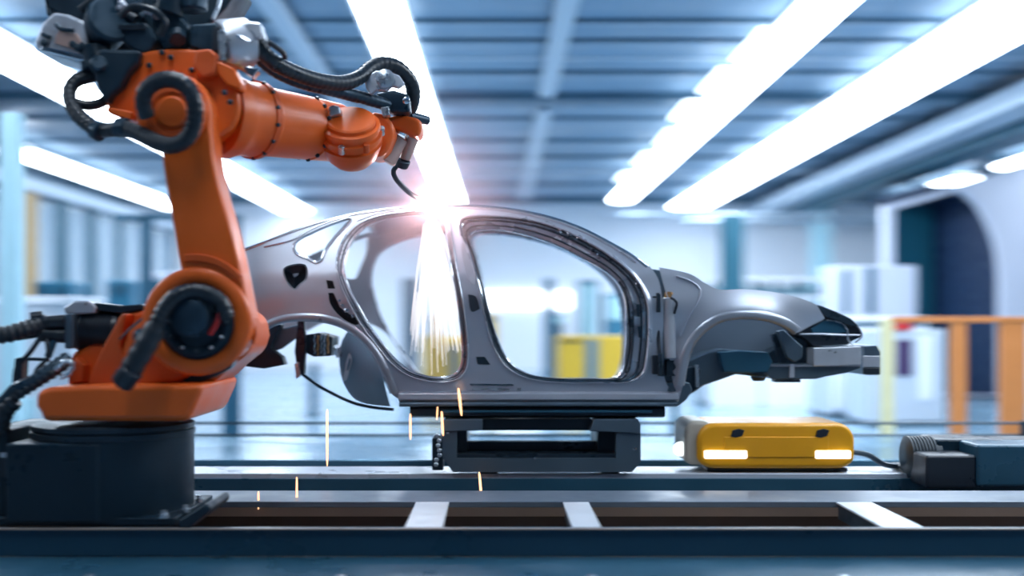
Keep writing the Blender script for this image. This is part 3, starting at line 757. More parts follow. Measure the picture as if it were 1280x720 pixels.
# pedestal
cx = W(143,0,YR).x
MB().lathe((cx,YR,ZC+.02),(0,0,1),[(0,.375),(.02,.38),(.375,.38),(.385,.37)],48).build('pedestal', M['navy'], rob)
MB().box((cx-.37,YR-.385,ZC+.02),(cx+.06,YR-.05,ZC+.385)).build('pedestal_box', M['navy'], rob, bevel=.015)
MB().lathe((cx,YR,ZC+.385),(0,0,1),[(0,.36),(.006,.385),(.03,.385),(.034,.37),(.038,.37),(.042,.382),(.062,.382),(.07,.36)],48).build('bearing_ring', M['dark'], rob)
MB().box((cx-.62,YR-.36,ZC+.005),(cx+.40,YR+.33,ZC+.04)).build('foot_plate', M['navy'], rob, bevel=.006)
MB().prism([(222,651),(258,629),(263,634),(263,640),(236,661),(222,661)], 5.12, 5.5).build('foot_lug', M['dark'], rob, bevel=.01)
for (x,y,Y) in [(232,650,5.3),(249,636,5.6),(205,650,5.15)]:
    p = W(x,y,Y); p.z = ZC+.04
    MB().lathe(p,(0,0,1),[(0,.022),(.018,.022),(.02,.016),(.035,.014)],6).build('anchor_bolt', M['zinc'], rob)
MB().box((W(-30,0,5.2).x,5.2,ZC+.02),(cx-.40,5.8,ZC+.44)).build('connector_cabinet', M['navy'], rob, bevel=.012)
MB().pbox(0,566,14,572,5.19,.02).build('cabinet_handle', M['zinc'], rob, bevel=.002)
MB().pbox(0,574,14,596,5.192,.012).build('cabinet_slot', M['black'], rob)
# turntable
tt_ = [(44,490),(60,484),(120,481),(200,481),(254,480),(250,494),(240,516),(233,527),(52,527),(50,517),(44,508)]
MB().prism(tt_, 5.14, 5.86).build('turntable', O, rob, bevel=.03, seg=3)
# carousel body behind the link
MB().prism([(88,440),(100,436),(132,414),(150,391),(170,389),(190,380),(215,366),(245,362),(290,380),(314,398),(318,420),(312,440),(290,457),(268,478),(255,484),(80,484),(86,470)], 5.42, 5.82).build('carousel', O, rob, bevel=.03, seg=3)
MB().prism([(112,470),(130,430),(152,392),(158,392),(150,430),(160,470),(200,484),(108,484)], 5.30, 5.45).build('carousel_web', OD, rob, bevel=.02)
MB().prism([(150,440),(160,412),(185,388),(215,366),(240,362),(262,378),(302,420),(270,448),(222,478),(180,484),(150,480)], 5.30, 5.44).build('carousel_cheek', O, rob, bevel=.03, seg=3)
MB().prism([(205,478),(300,436),(288,460),(262,474),(240,480)], 5.36, 5.44).build('painted_shadow', M['dark'], rob, bevel=.01)  # dark wedge standing in for the shade below the hub
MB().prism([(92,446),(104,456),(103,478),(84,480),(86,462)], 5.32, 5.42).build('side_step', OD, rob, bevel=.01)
# lower link
link = [(198,160),(200,184),(207,232),(214,272),(221,318),(225,345),(222,352),(205,360),(190,374),(182,393),(182,415),(194,438),(214,453),(240,459),(268,456),(292,446),(308,428),(315,405),
        (311,385),(304,350),(297,317),(287,276),(277,242),(268,200),(264,160),(262,128),(250,104),(228,92),(206,96),(196,112),(193,135)]
c = smooth(link, step=9); lk = [(p.x,p.y) for p in c]
MB().prism(lk, 5.22, 5.42).build('lower_link', O, rob, bevel=.022, seg=3)
# raised face and moulded arcs on the link
def disc(x, y, Y0, Y1, rpx, name, m, prof=None, seg=48, par=rob):
    r = rpx/F*Y0
    p = W(x,y,Y0); L = Y1-Y0; c = min(.012, abs(L)*.3)
    return MB().lathe(p,(0,1,0), prof or [(0,r-c),(c,r),(L,r)], seg).build(name, m, par)
def annulus(x, y, Y, r0, r1, d, name, m, a0=0, a1=2*PI):
    p = W(x,y,Y); N = 48; f = Y/F; loops = []
    for (rr, dy) in [(r0,.03),(r0,0),(r0+(r1-r0)*.15,-d),(r1-(r1-r0)*.15,-d),(r1,0),(r1,.03)]:
        loops.append([Vector((p.x+math.cos(a0+(a1-a0)*k/N)*rr*f, p.y+dy, p.z+math.sin(a0+(a1-a0)*k/N)*rr*f)) for k in range(N+1)])
    return MB().loft(loops, closed=False).build(name, m, rob, sharp=60)
annulus(246,402,5.218,47,68,.014,'hub_rim', O)
annulus(243,395,5.215,68,78,.010,'link_moulding', OD, .22*PI, .55*PI)
disc(246,403,5.206,5.222,46,'hub_cavity', M['dark'])
bcov = annulus(246,403,5.205,30,44,.010,'bearing_cover', M['navy'])
e = MB(); p = W(243,396,5.20)
e.lathe(p,(0,-1,0),[(0,.098),(.05,.098),(.055,.09),(.09,.088),(.10,.075)],32); e.build('hub_motor', M['motor'], rob)
random.seed(5)
for k in range(12):
    an = 2*PI*k/12; x = 246+36*math.cos(an); y = 403+36*math.sin(an)
    MB().lathe(W(x,y,5.197),(0,-1,0),[(0,.010),(.012,.010),(.016,.006)],6).build('bolt', M['zinc' if k in (1,2,4,9,10) else 'dark'], bcov)
hose([(258,378,5.14),(268,372,5.13),(275,385,5.13),(272,402,5.14),(262,418,5.15)], .012, 8).build('red_cable', M['red'], rob)
hose([(225,384,5.14),(240,372,5.12),(256,374,5.12),(266,390,5.13)], .009, 8).build('motor_cable', M['rubber'], rob)
hose([(276,398,5.13),(284,386,5.14),(279,376,5.16)], .007, 8).build('motor_lead', M['copper'], rob)
# thick hose wrapping the hub then down to the turntable
hose([(284,398,5.15),(276,378,5.14),(258,366,5.13),(238,364,5.12),(219,371,5.10),(204,388,5.08),(193,410,5.06),(178,436,5.05),(162,462,5.06)], .036, 16, ribs=.03, amp=.03).build('hub_hose', M['rubber'], rob)
hose([(196,408,5.02),(182,432,5.0),(164,462,5.0),(156,474,5.02)], .050, 18, ribs=.05, amp=.03).build('hose_sleeve', M['rubber'], rob)
MB().cyl(W(166,462,4.98),W(152,480,5.0),.052).build('sleeve_end', BK, rob)
MB().cyl(W(172,418,5.03),W(184,424,5.0),.03).build('hose_clamp', M['motor'], rob)
MB().prism([(314,394),(319,396),(321,418),(318,432),(313,420)], 5.30, 5.40).build('stop_lug', O, rob, bevel=.006)
hose([(150,424,5.28),(166,408,5.27),(182,396,5.27)], .006, 6).build('seam_groove', M['dark'], rob)
# rear drive motor with finned body
a = W(152,416,5.5); b = W(104,413,5.5)
fin = [(0,.10)]
for k in range(9): fin += [(.02+k*.018,.108),(.028+k*.018,.108),(.029+k*.018,.098),(.037+k*.018,.098)]
fin += [(.19,.10),(.20,.08)]
dm = MB().lathe(a,(b-a),fin,28).build('drive_motor', BK, rob)
MB().cyl(W(106,412,5.5),W(88,412,5.5),.105,.085).build('motor_cap', M['navy'], dm)
MB().cyl(W(103,410,5.5),W(97,410,5.5),.110).build('motor_band', M['red'], dm)
MB().pbox(80,392,91,436,5.35,.2).build('connector_plate', M['mid'], rob, bevel=.01)
MB().prism([(78,385),(92,376),(112,376),(120,384),(118,392),(82,394)], 5.4, 5.55).build('terminal_box', M['silver'], dm, bevel=.012)
MB().prism([(116,378),(150,382),(176,380),(190,386),(150,392),(118,388)], 5.42, 5.6).build('cable_cover', M['dark'], rob, bevel=.01)
for (x0,y0,x1,y1,r,m) in [(82,402,58,404,.035,'rubber'),(60,404,40,408,.045,'black'),(82,420,52,418,.035,'rubber'),(54,396,38,398,.03,'black')]:
    MB().cyl(W(x0,y0,5.38),W(x1,y1,5.36),r).build('cable_gland', M[m], rob)
hose([(50,406,5.36),(30,412,5.3),(8,418,5.25),(-20,420,5.2)], .040, 14, ribs=.03, amp=.08).build('supply_hose', M['rubber'], rob)
hose([(50,416,5.34),(24,420,5.32),(-20,424,5.3)], .022, 10).build('supply_cable', M['rubber'], rob)
# cable bundle falling to the left
random.seed(21)
for k in range(9):
    o1 = (R()-.5)*10; o2 = (R()-.5)*14
    hose([(86+o1*.3,446+o1*.6,5.3),(70+o1,458+o1*.5,5.26),(46,474+o1,5.22),(22+o2*.3,490+o2,5.2),(4,506+o2,5.2),(-14,520+o2*1.5,5.22)], .014+.012*R(), 9, ribs=.03 if k%3==0 else 0).build('bundle_cable', M['rubber' if k%4 else 'motor'], rob)
hose([(52,420,5.3),(38,440,5.28),(26,454,5.27),(20,462,5.27),(18,488,5.26)], .012, 8).build('drop_cable', M['rubber'], rob)
hose([(58,424,5.3),(60,446,5.28),(46,462,5.28),(42,478,5.26)], .010, 8).build('drop_cable', M['rubber'], rob)
MB().prism([(18,448),(28,446),(26,486),(14,486)], 5.26, 5.34).build('cable_post', M['dark'], rob, bevel=.006)
hose([(28,449,5.3),(46,449,5.3),(62,450,5.3)], .008, 8).build('cable_strut', M['dark'], rob)
hose([(20,500,5.2),(8,512,5.2),(2,530,5.22),(2,552,5.25)], .040, 12, ribs=.035, amp=.06).build('floor_hose', M['rubber'], rob)
hose([(70,462,5.2),(80,452,5.18),(90,454,5.18),(88,466,5.18),(76,472,5.19)], .012, 8).build('silver_loop', M['zinc'], rob)
hose([(60,446,5.36),(66,430,5.36),(68,420,5.36)], .018, 8).build('riser_hose', M['steelc'], rob)

# elbow housing
elb = [(132,134),(134,112),(140,92),(152,78),(172,66),(200,61),(235,60),(255,63),(270,72),(282,88),(292,102),(299,120),(298,146),(290,160),(272,172),(262,176),(255,140),(236,120),(210,124),(196,160),(168,150)]
c = smooth(elb, step=9)
MB().prism([(p.x,p.y) for p in c], 5.36, 5.80).build('elbow_housing', O, rob, bevel=.03, seg=3)
disc(213,140,5.19,5.40,44,'elbow_hub', O)
annulus(214,140,5.188,24,32,.008,'elbow_ring', OD)
disc(214,140,5.175,5.2,20,'elbow_cover', O)
MB().prism([(244,62),(262,60),(272,68),(268,92),(252,98),(240,84)], 5.28, 5.38).build('elbow_block', OD, rob, bevel=.015)
MB().prism([(270,74),(292,84),(302,104),(300,112),(284,106),(272,92)], 5.30, 5.42).build('elbow_guard', O, rob, bevel=.012)
for (x,y) in [(203,66),(214,72),(187,82),(240,88),(254,86),(281,116),(288,128)]:
    MB().lathe(W(x,y,5.35 if x<250 else 5.3),(0,-1,0),[(0,.014),(.012,.014),(.016,.008)],6).build('bolt', M['dark'], rob)
MB().pbox(262,170,270,184,5.4,.1).build('cable_stop', OD, rob, bevel=.01)
# forearm: stepped casting slanting back towards the weld
FA = W(272,143,5.52); FB = W(500,178,6.55); ax = (FB-FA).normalized()
LF = (FB-FA).length
e = MB().lathe(FA, ax, [(0,.205),(LF*.05,.21),(LF*.07,.20),(LF*.13,.185),(LF*.15,.19),(LF*.20,.19),(LF*.21,.178),(LF*.44,.168),(LF*.445,.162),(LF*.46,.162),(LF*.465,.168),(LF*.60,.160),(LF*.66,.14)], 40)
fore = e.build('forearm', O, rob)
for q, rr in ((.17,.192),(.452,.166)):
    for k in range(14):
        an = 2*PI*k/14; a_ = ax.orthogonal().normalized(); b_ = ax.cross(a_)
        p = FA+ax*LF*q+(a_*math.cos(an)+b_*math.sin(an))*rr
        if p.y < (FA+ax*LF*q).y+.05:
            MB().lathe(p, p-(FA+ax*LF*q), [(-.01,.012),(.008,.012),(.012,.007)],6).build('bolt', M['dark'], fore)
MB().lathe(FA+ax*LF*.165, ax, [(0,.19),(0.0,.198),(.03,.198),(.03,.19)],40).build('flange', OD, fore)
# wrist: vertical disc stack facing the viewer, slightly down
wc = W(438,154,5.93); wd = Vector((.04,-.66,.75)).normalized()
wdr = MB().lathe(wc, wd, [(-.24,.10),(-.20,.135),(-.14,.158),(-.11,.166),(-.105,.152),(-.085,.152),(-.08,.166),(-.055,.166),(-.05,.150),(-.03,.150),(-.025,.160),(-.004,.156),(0,.142)], 48).build('wrist_drum', O, rob)
MB().lathe(wc, wd, [(-.01,.132),(.020,.132),(.028,.122)], 48).build('wrist_cover', O, wdr)
for k,an in enumerate((.6,1.3,2.6,3.6,4.4,5.6)):
    a_ = wd.orthogonal().normalized(); b_ = wd.cross(a_); p = wc-wd*.07+(a_*math.cos(an)+b_*math.sin(an))*.165
    MB().cyl(p-wd*.02, p+wd*.03, .016, seg=8).build('bolt', M['zinc' if k%2 else 'orange2'], wdr)
MB().prism([(410,134),(416,131),(424,133),(426,142),(412,146)], 5.86, 5.98).build('wrist_nozzle', M['zinc'], rob, bevel=.008)
# wrist yoke tapering towards the tool
MB().prism([(462,138),(480,142),(492,154),(494,168),(486,186),(478,196),(462,196),(452,180)], 6.1, 6.36).build('wrist_yoke', O, rob, bevel=.03, seg=3)
MB().prism([(476,147),(500,143),(518,146),(527,150),(528,162),(522,172),(508,166),(488,160)], 6.2, 6.42).build('wrist_top_arm', O, rob, bevel=.025, seg=3)
MB().cyl(W(510,146,6.3),W(535,151,6.4),.035,.026).build('axis_pin', M['motor'], rob)
MB().cyl(W(498,170,6.3),W(480,201,6.3),.060,.066).build('wrist_barrel', M['tan'], rob)
MB().lathe(W(499,168,6.3),(W(504,158,6.3)-W(499,168,6.3)),[(0,.055),(.02,.06),(.04,.058),(.05,.04)],24).build('barrel_cap', M['chrome'], rob)
MB().cyl(W(516,168,6.34),W(506,200,6.36),.042,.03).build('tool_flange', M['tan'], rob)
MB().cyl(W(505,200,6.36),W(502,209,6.38),.040,.036).build('torch_mount', M['motor'], rob)
hose([(500,204,6.36),(492,213,6.4),(494,222,6.44),(502,232,6.52),(513,242,6.66),(524,248,6.85),(532,251,7.0)], .015, 10).build('welding_torch', M['motor'], rob)
# hose pack over the forearm
MB().lathe(W(275,58,5.40),(W(318,52,5.5)-W(275,58,5.40)),[(0,.115),(.02,.125),(.14,.12),(.16,.10),(.21,.09)],32).build('hose_flange', M['silver'], rob)
MB().prism([(272,38),(279,36),(283,40),(280,76),(274,76)], 5.3, 5.55).build('flange_rim', M['zinc'], rob, bevel=.006)
MB().prism([(301,30),(311,27),(326,28),(328,42),(321,50),(314,40),(300,38)], 5.36, 5.46).build('hose_saddle', M['silver'], rob, bevel=.012)
hose([(286,42,5.34),(300,46,5.32),(314,53,5.32)], .010, 8).build('saddle_clamp', M['chrome'], rob)
hose([(318,44,5.42),(326,60,5.45),(340,76,5.5),(366,90,5.6),(395,100,5.72),(425,104,5.85),(447,98,5.95),(462,86,6.02),(476,80,6.07),(494,83,6.12),(508,95,6.17),(516,110,6.22),(515,130,6.28),(507,144,6.32)], .040, 16, ribs=.032, amp=.025).build('dress_hose', M['rubber'], rob)
hose([(315,58,5.5),(328,76,5.55),(350,92,5.62),(380,104,5.72),(412,112,5.85),(444,120,5.98),(470,127,6.08),(496,136,6.2),(508,145,6.3)], .034, 14, ribs=.032, amp=.025).build('dress_hose', M['motor'], rob)
hose([(335,52,5.4),(344,58,5.42),(354,66,5.46),(356,72,5.5)], .014, 8).build('small_hose', M['rubber'], rob)
MB().prism([(455,96),(470,88),(486,89),(499,94),(506,104),(498,110),(489,107),(482,114),(470,112),(463,118),(457,110)], 5.98, 6.03).build('hose_bracket', M['silver'], rob, bevel=.008)
MB().lathe(W(482,99,5.98),(0,-1,0),[(0,.05),(.02,.05),(.03,.03)],24).build('bracket_boss', M['zinc'], rob)
MB().prism([(468,116),(492,112),(512,118),(513,140),(490,140),(476,132)], 6.12, 6.26).build('hose_tray', M['motor'], rob, bevel=.02)
MB().lathe(W(508,126,6.1),(0,-1,0),[(0,.020),(.012,.020),(.018,.01)],16).build('bracket_knob', M['chrome'], rob)
MB().prism([(476,134),(486,133),(487,144),(478,145)], 6.05, 6.12).build('clip', M['zinc'], rob, bevel=.004)
MB().prism([(303,84),(308,82),(318,84),(323,88),(318,94),(316,98),(308,92)], 5.36, 5.42).build('elbow_valve', M['chrome'], rob, bevel=.006)
hose([(284,76,5.36),(296,82,5.38),(308,88,5.38)], .012, 8).build('valve_pipe', M['copper'], rob)
# loops of hose on the elbow
hose([(184,146,5.14),(179,130,5.11),(182,114,5.09),(194,103,5.08),(210,99,5.07),(228,104,5.07),(240,118,5.07),(244,138,5.08),(241,160,5.09),(230,176,5.1),(214,182,5.11),(196,178,5.13),(176,168,5.17),(158,161,5.2),(146,159,5.22)], .038, 16, ribs=.03, amp=.025).build('elbow_hose', M['rubber'], rob)
hose([(150,160,5.22),(134,163,5.25),(118,161,5.28),(104,151,5.3),(93,138,5.32),(87,124,5.34),(88,110,5.36),(97,100,5.38),(112,95,5.4),(124,88,5.42)], .034, 16, ribs=.03, amp=.03).build('rear_hose', M['rubber'], rob)
hose([(92,128,5.36),(110,132,5.38),(128,128,5.4),(136,118,5.42)], .024, 12).build('loop_hose', M['rubber'], rob)
MB().cyl(W(160,160,5.2),W(146,160,5.22),.046).build('hose_coupling', M['motor'], rob)
MB().cyl(W(126,166,5.25),W(118,163,5.27),.044).build('hose_coupling', M['motor'], rob)
MB().prism([(132,134),(150,136),(166,140),(164,150),(148,146),(133,140)], 5.28, 5.36).build('elbow_fin', O, rob, bevel=.008)
# dark motors on top of the elbow
K = M['motor']; N_ = M['navy']
def mot(x0,y0,x1,y1,Ya,Yb,r,name,m,r1=None):
    return MB().cyl(W(x0,y0,Ya),W(x1,y1,Yb),r,r1).build(name,m,rob,bevel=.004)
MB().prism([(54,-20),(300,-20),(282,10),(262,30),(262,42),(230,52),(176,62),(150,62),(130,60),(128,34),(96,24),(70,18),(58,16)], 5.62, 5.95).build('motor_carrier', N_, rob, bevel=.02)
MB().prism([(62,10),(66,20),(58,20),(54,-10),(140,-10),(112,26),(86,22)], 5.45, 5.62).build('carrier_wing', M['dark'], rob, bevel=.012)
mot(140,22,126,44,5.34,5.5,.115,'axis_motor',K,.10)
mot(118,58,124,88,5.4,5.4,.075,'axis_motor',N_,.08)
mot(152,-10,158,22,5.45,5.45,.09,'axis_motor',K)
MB().prism([(148,28),(178,26),(190,36),(196,48),(190,62),(180,68),(168,64),(150,50),(144,38)], 5.36, 5.52).build('gear_cover', K, rob, bevel=.02)
MB().pbox(148,31,181,37,5.345,.03).build('cover_slot', M['black'], rob)
MB().prism([(196,8),(222,14),(236,30),(234,62),(204,64),(194,46),(190,26)], 5.40, 5.58).build('gear_cover', K, rob, bevel=.02)
mot(214,-8,208,18,5.4,5.4,.07,'axis_motor',N_)
mot(240,-14,240,14,5.44,5.44,.075,'axis_motor',K)
mot(222,50,222,42,5.34,5.38,.04,'axis_motor',N_)
MB().prism([(236,30),(268,28),(282,34),(280,62),(262,66),(236,58)], 5.36, 5.6).build('junction_box', K, rob, bevel=.014)
MB().prism([(266,34),(282,33),(276,62),(264,64)], 5.34, 5.37).build('junction_lid', M['black'], rob, bevel=.004)
hose([(276,-4,5.6),(272,10,5.58),(266,24,5.56)], .012, 8).build('breather_pipe', M['zinc'], rob)
MB().prism([(122,60),(150,62),(176,62),(172,78),(160,92),(152,108),(140,118),(133,130),(120,108),(114,84)], 5.30, 5.6).build('motor_foot', N_, rob, bevel=.02)  # dark block also paints the motors' shadow over the elbow
MB().lathe(W(125,84,5.34),(.2,-1,.2),[(0,.045),(.05,.04),(.06,.03)],20).build('motor_plug', M['motor'], rob)
for k,(x,y) in enumerate([(152,4),(156,8),(150,10),(184,14),(190,16),(226,48),(178,20),(126,2),(196,2)]):
    MB().lathe(W(x,y,5.36),(R()-.5,-1,R()-.5),[(-.08,.010+.008*R()),(.01,.016),(.02,.008)],8).build('fitting', M['silver' if k<5 else 'motor'], rob)
hose([(150,20,5.3),(166,8,5.28),(190,12,5.28),(206,26,5.3),(200,44,5.32)], .016, 10).build('motor_hose', M['rubber'], rob)
hose([(100,12,5.42),(124,-2,5.4),(150,12,5.38),(170,24,5.36)], .018, 10).build('motor_hose', M['rubber'], rob)
# silver gearbox at the left
gb = [(66,14),(84,17),(108,27),(110,78),(104,80),(62,68),(44,62),(42,52),(52,28)]
gbx = MB().prism(gb, 5.36, 5.66).build('gearbox', M['silver'], rob, bevel=.02)
MB().prism([(74,38),(96,42),(106,60),(92,62),(68,54),(70,44)], 5.345, 5.36).build('cover_plate', M['tan'], gbx, bevel=.003)
MB().prism([(52,57),(112,70),(111,78),(50,63)], 5.335, 5.36).build('rib', M['chrome'], gbx, bevel=.006)
hose([(70,30,5.34),(76,36,5.34),(92,38,5.34)], .010, 8).build('pipe', M['dark'], gbx)
hose([(52,42,5.34),(60,46,5.34),(64,47,5.34)], .010, 8).build('pipe', M['dark'], gbx)
for x,y in [(92,56),(98,60),(104,58),(56,54)]:
    MB().lathe(W(x,y,5.345),(0,-1,0),[(0,.018),(.015,.018),(.02,.008)],8).build('bolt', M['dark'], gbx)

# ================================================================== YELLOW VEHICLE
Yv = 7.08
yv = thing('guided_vehicle', 'low yellow guided vehicle with rounded ends and white lamps on the track rail', 'vehicle', (W(965,588,Yv).x, Yv+.2, ZC))
def rbox(x0,y0,x1,y1,Y,d,name,m,rp,bev=.02,par=yv):
    pts = []
    for cx_,cy_,a0 in [(x1-rp,y0+rp,-90),(x1-rp,y1-rp*.7,0),(x0+rp,y1-rp*.7,90),(x0+rp,y0+rp,180)]:
        ry = rp if cy_ < (y0+y1)/2 else rp*.7
        for k in range(7):
            an = math.radians(a0+15*k); pts.append((cx_+rp*math.cos(an), cy_+ry*math.sin(an)))
    return MB().prism(pts, Y, Y+d).build(name, m, par, bevel=bev, seg=3)
shell = rbox(872,529,1069,586,Yv-.14,.5,'shell', M['yellow'], 22, .03)
rbox(856,526,892,582,Yv-.10,.42,'end_cap', M['beige'], 14, .03)
MB().pbox(884,584.5,1060,590,Yv-.08,.36).build('chassis', M['black'], yv, bevel=.008)
MB().pbox(905,546,1036,572,Yv-.146,.02).build('front_panel', M['yellow'], shell, bevel=.006)
for x in (922,1028):
    MB().prism([(x-8,546),(x-6,538),(x+2,536),(x+9,538),(x+6,545),(x-2,547)], Yv-.150, Yv-.13).build('sensor_port', M['black'], shell, bevel=.003)
for x0,x1 in ((881,934),(1020,1064)):
    MB().pbox(x0,563.5,x1,573.5,Yv-.158,.03).build('lamp', M['led'], shell, bevel=.008)
MB().lathe(W(851,561,Yv),(-.3,-1,0),[(-.05,.03),(0,.045),(.015,.045),(.03,.03)],20).build('side_lamp', M['led'], yv)
for x in (900,1040): MB().cyl(W(x,583,Yv-.05),W(x,583,Yv+.25),.022,seg=14).build('roller', M['rubber'], yv)
hose([(1066,565,Yv),(1086,569,Yv),(1104,580,Yv),(1122,583,Yv)], .018, 8).build('tow_cable', M['dark'], yv)
# dark drive unit at the end of the rail
du = thing('drive_unit', 'dark motor and gearbox unit standing on the track rail behind the yellow vehicle', 'motor', (W(1200,600,6.95).x,7.0,ZC))
fin = [(0,.09)]
for k in range(8): fin += [(.015+k*.02,.13),(.025+k*.02,.13),(.026+k*.02,.12),(.034+k*.02,.12)]
fin += [(.2,.12)]
MB().lathe(W(1130,571,6.95),(1,0,0),fin,28).build('motor', M['navy'], du)
MB().pbox(1158,569,1222,611,6.62,.27).build('gearbox', M['black'], du, bevel=.02)
MB().pbox(1170,549,1240,569,6.86,.3).build('upper_housing', M['navy'], du, bevel=.02)
MB().pbox(1222,556,1330,609,6.60,.29).build('end_housing', M['beam'], du, bevel=.02)
MB().pbox(1176,551,1330,556,6.9,.3).build('cover_plate', M['black'], du, bevel=.006)
MB().pbox(1130,584,1166,590,6.95,.25).build('motor_foot', M['navy'], du, bevel=.008)

# ================================================================== SPARKS, GLOW HAZE, ARC
wp = W(536,262,7.06)
arc = MB().lathe(wp-Vector((0,.07,.03)),(0,0,1),[(0,.006),(.015,.02),(.03,.024),(.045,.02),(.06,.006)],16).build('welding_arc', M['arc'])
tag(arc, 'glowing white welding arc on the roof edge above the rear door opening', 'welding arc')
random.seed(9)
m = MB()
for k in range(95):
    x1 = 512+78*R(); y1 = 400+74*R()**.6; w = (x1-536)
    x0 = 536+w*.18*R(); y0 = 266+10*R(); Y0 = 7.08; Y1 = 7.05+.35*R()
    a = R()*.55; b = min(1, a+.25+.5*R()); pts = []
    for j in range(7):
        u = a+(b-a)*j/6
        x = x0+(x1-x0)*u**.75; y = y0+(y1-y0)*u; pts.append(W(x,y,Y0+(Y1-Y0)*u))
    m.tube(pts, [.0007+.0017*math.sin(PI*(j+.5)/7) for j in range(7)], 4, cap=False)
o = m.build('spark_curtain', M['sparkw']); tag(o, 'curtain of fine white sparks falling through the rear door opening', 'sparks', kind='stuff')
m = MB()
for k in range(60):
    an = R()*PI*1.1-.05*PI; L = (12+26*R()**2); s = 2+6*R()
    p0 = (536+math.cos(an)*s, 262-math.sin(an)*s*.7); p1 = (536+math.cos(an)*L, 262-math.sin(an)*L*.55+L*.12)
    m.tube([W(p0[0],p0[1],7.0),W((p0[0]+p1[0])/2,(p0[1]+p1[1])/2-1,6.99),W(p1[0],p1[1],6.98)], [.0008,.0016,.0008], 4, cap=False)
o = m.build('spark_burst', M['sparkw']); tag(o, 'burst of short sparks around the welding arc on the roof edge', 'sparks', kind='stuff')
for (x0,y0,x1,y1,w,Y,lab) in [
    (409,512,409,583,2.2,6.6,'long orange spark falling beneath the rear wheel arch'),
    (371,596,371,635,1.8,6.0,'orange spark over the grey beam, beneath the longest spark'),
    (323,614,323,637,1.6,5.9,'small pale spark close to the robot foot plate'),
    (573,485,577,520,2.4,6.82,'orange spark crossing the car sill under the central door pillar'),
    (552,514,554,545,2.0,6.8,'orange spark beside the upper corner of the carriage'),
    (547,508,546,525,1.2,6.8,'tiny spark between the sill and the corner of the carriage'),
    (513,517,513,550,1.8,6.8,'pale spark in open air before the carriage, under the car sill'),
    (599,590,603,636,2.4,6.5,'orange spark falling below the carriage foot onto the grey beam'),
    (563,624,563,636,2.4,6.1,'short fading spark just above the pale cross plate')]:
    a = W(x0,y0,Y); b = W(x1,y1,Y); r = w/F*Y*.62
    e = MB().tube([a.lerp(b,q) for q in (0,.06,.3,.6,.9,1)], [r*.3,r*.8,r,r,r*.75,r*.25], 8)
    o = e.build('spark', M['spark']); tag(o, lab, 'spark')
# haze volume added to carry the glow of the arc
sm = MB().lathe(wp+Vector((-.04,-.1,-1.0)),(0,0,1),[(2.0*(1-math.cos(PI*k/14))/2, 1.0*math.sin(PI*k/14)+.001) for k in range(15)],24).build('glow_haze', M['white'])
sm.data.materials.clear()
vm = bpy.data.materials.new('glow_haze_volume'); vm.use_nodes = True; nt = vm.node_tree; nt.nodes.clear()
out = nt.nodes.new('ShaderNodeOutputMaterial'); vs = nt.nodes.new('ShaderNodeVolumeScatter'); vs.inputs['Color'].default_value = (1,.80,.84,1)
tc = nt.nodes.new('ShaderNodeTexCoord'); mp = nt.nodes.new('ShaderNodeVectorMath'); mp.operation = 'DISTANCE'
cpt = wp+Vector((-.04,-.1,0)); mp.inputs[1].default_value = cpt
nt.links.new(tc.outputs['Object'], mp.inputs[0])
mr = nt.nodes.new('ShaderNodeMapRange'); mr.inputs['From Min'].default_value = 0; mr.inputs['From Max'].default_value = .98
mr.inputs['To Min'].default_value = 1; mr.inputs['To Max'].default_value = 0
nt.links.new(mp.outputs['Value'], mr.inputs['Value'])
pw = nt.nodes.new('ShaderNodeMath'); pw.operation = 'POWER'; pw.inputs[1].default_value = 2.0
nt.links.new(mr.outputs['Result'], pw.inputs[0])
ns = nt.nodes.new('ShaderNodeTexNoise'); ns.inputs['Scale'].default_value = 3.5; ns.inputs['Detail'].default_value = 3
nt.links.new(tc.outputs['Object'], ns.inputs['Vector'])
mm = nt.nodes.new('ShaderNodeMath'); mm.operation = 'MULTIPLY'
nt.links.new(pw.outputs[0], mm.inputs[0]); nt.links.new(ns.outputs['Fac'], mm.inputs[1])
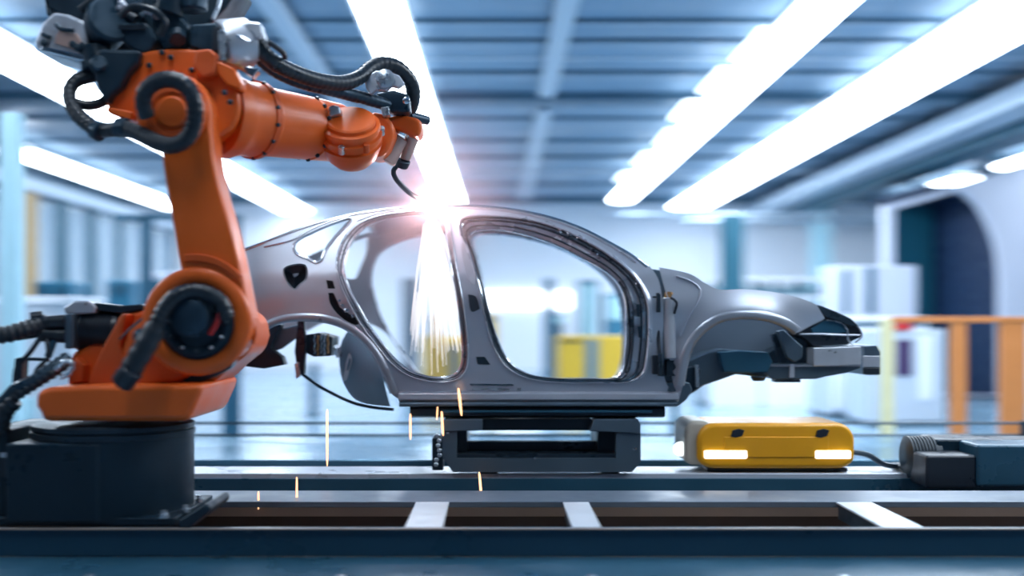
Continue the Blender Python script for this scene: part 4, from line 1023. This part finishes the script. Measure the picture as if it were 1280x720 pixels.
m2 = nt.nodes.new('ShaderNodeMath'); m2.operation = 'MULTIPLY'; m2.inputs[1].default_value = 1.5
nt.links.new(mm.outputs[0], m2.inputs[0]); nt.links.new(m2.outputs[0], vs.inputs['Density']); nt.links.new(vs.outputs[0], out.inputs['Volume'])
sm.data.materials.append(vm)
tag(sm, 'thin pinkish haze added for the glow around the arc on the roof edge', 'smoke', kind='stuff')

def light(name, kind, loc, energy, col, size=.1, rot=None, sy=None):
    l = bpy.data.lights.new(name, kind); l.energy = energy; l.color = col
    if kind == 'AREA':
        l.shape = 'RECTANGLE'; l.size = size; l.size_y = sy or size
    else: l.shadow_soft_size = size
    o = bpy.data.objects.new(name, l); COL.objects.link(o); o.location = loc
    if rot: o.rotation_euler = rot
    return o
light('arc_light', 'POINT', wp+Vector((0,-.07,.03)), 65, (1,.58,.60), .03)

# world: added cool ambient fill; walls close the hall all round
w = bpy.data.worlds.new('World'); sc.world = w; w.use_nodes = True
w.node_tree.nodes['Background'].inputs['Color'].default_value = (.30,.52,.80,1)
w.node_tree.nodes['Background'].inputs['Strength'].default_value = .6

# ================================================================== CAMERA
cam = bpy.data.cameras.new('Camera'); co = bpy.data.objects.new('Camera', cam); COL.objects.link(co)
co.location = (0,0,CH); co.rotation_euler = (PI/2,0,0)
cam.sensor_width = 36; cam.lens = F/1280*36; cam.shift_x = (640-VX)/1280; cam.shift_y = (VY-360)/1280
cam.clip_start = .1; cam.clip_end = 200
cam.dof.use_dof = True; cam.dof.focus_distance = 6.3; cam.dof.aperture_fstop = .62; cam.dof.aperture_ratio = .45
sc.camera = co
sc.view_settings.view_transform = 'Standard'; sc.view_settings.look = 'None'; sc.view_settings.gamma = 1; sc.view_settings.use_curve_mapping = False
sc.view_settings.exposure = 0.0
sc.render.engine = 'CYCLES'
sc.cycles.use_denoising = True
sc.cycles.max_bounces = 8; sc.cycles.diffuse_bounces = 4; sc.cycles.volume_bounces = 0
sc.cycles.sample_clamp_indirect = 6
sc.cycles.volume_step_rate = 1.0
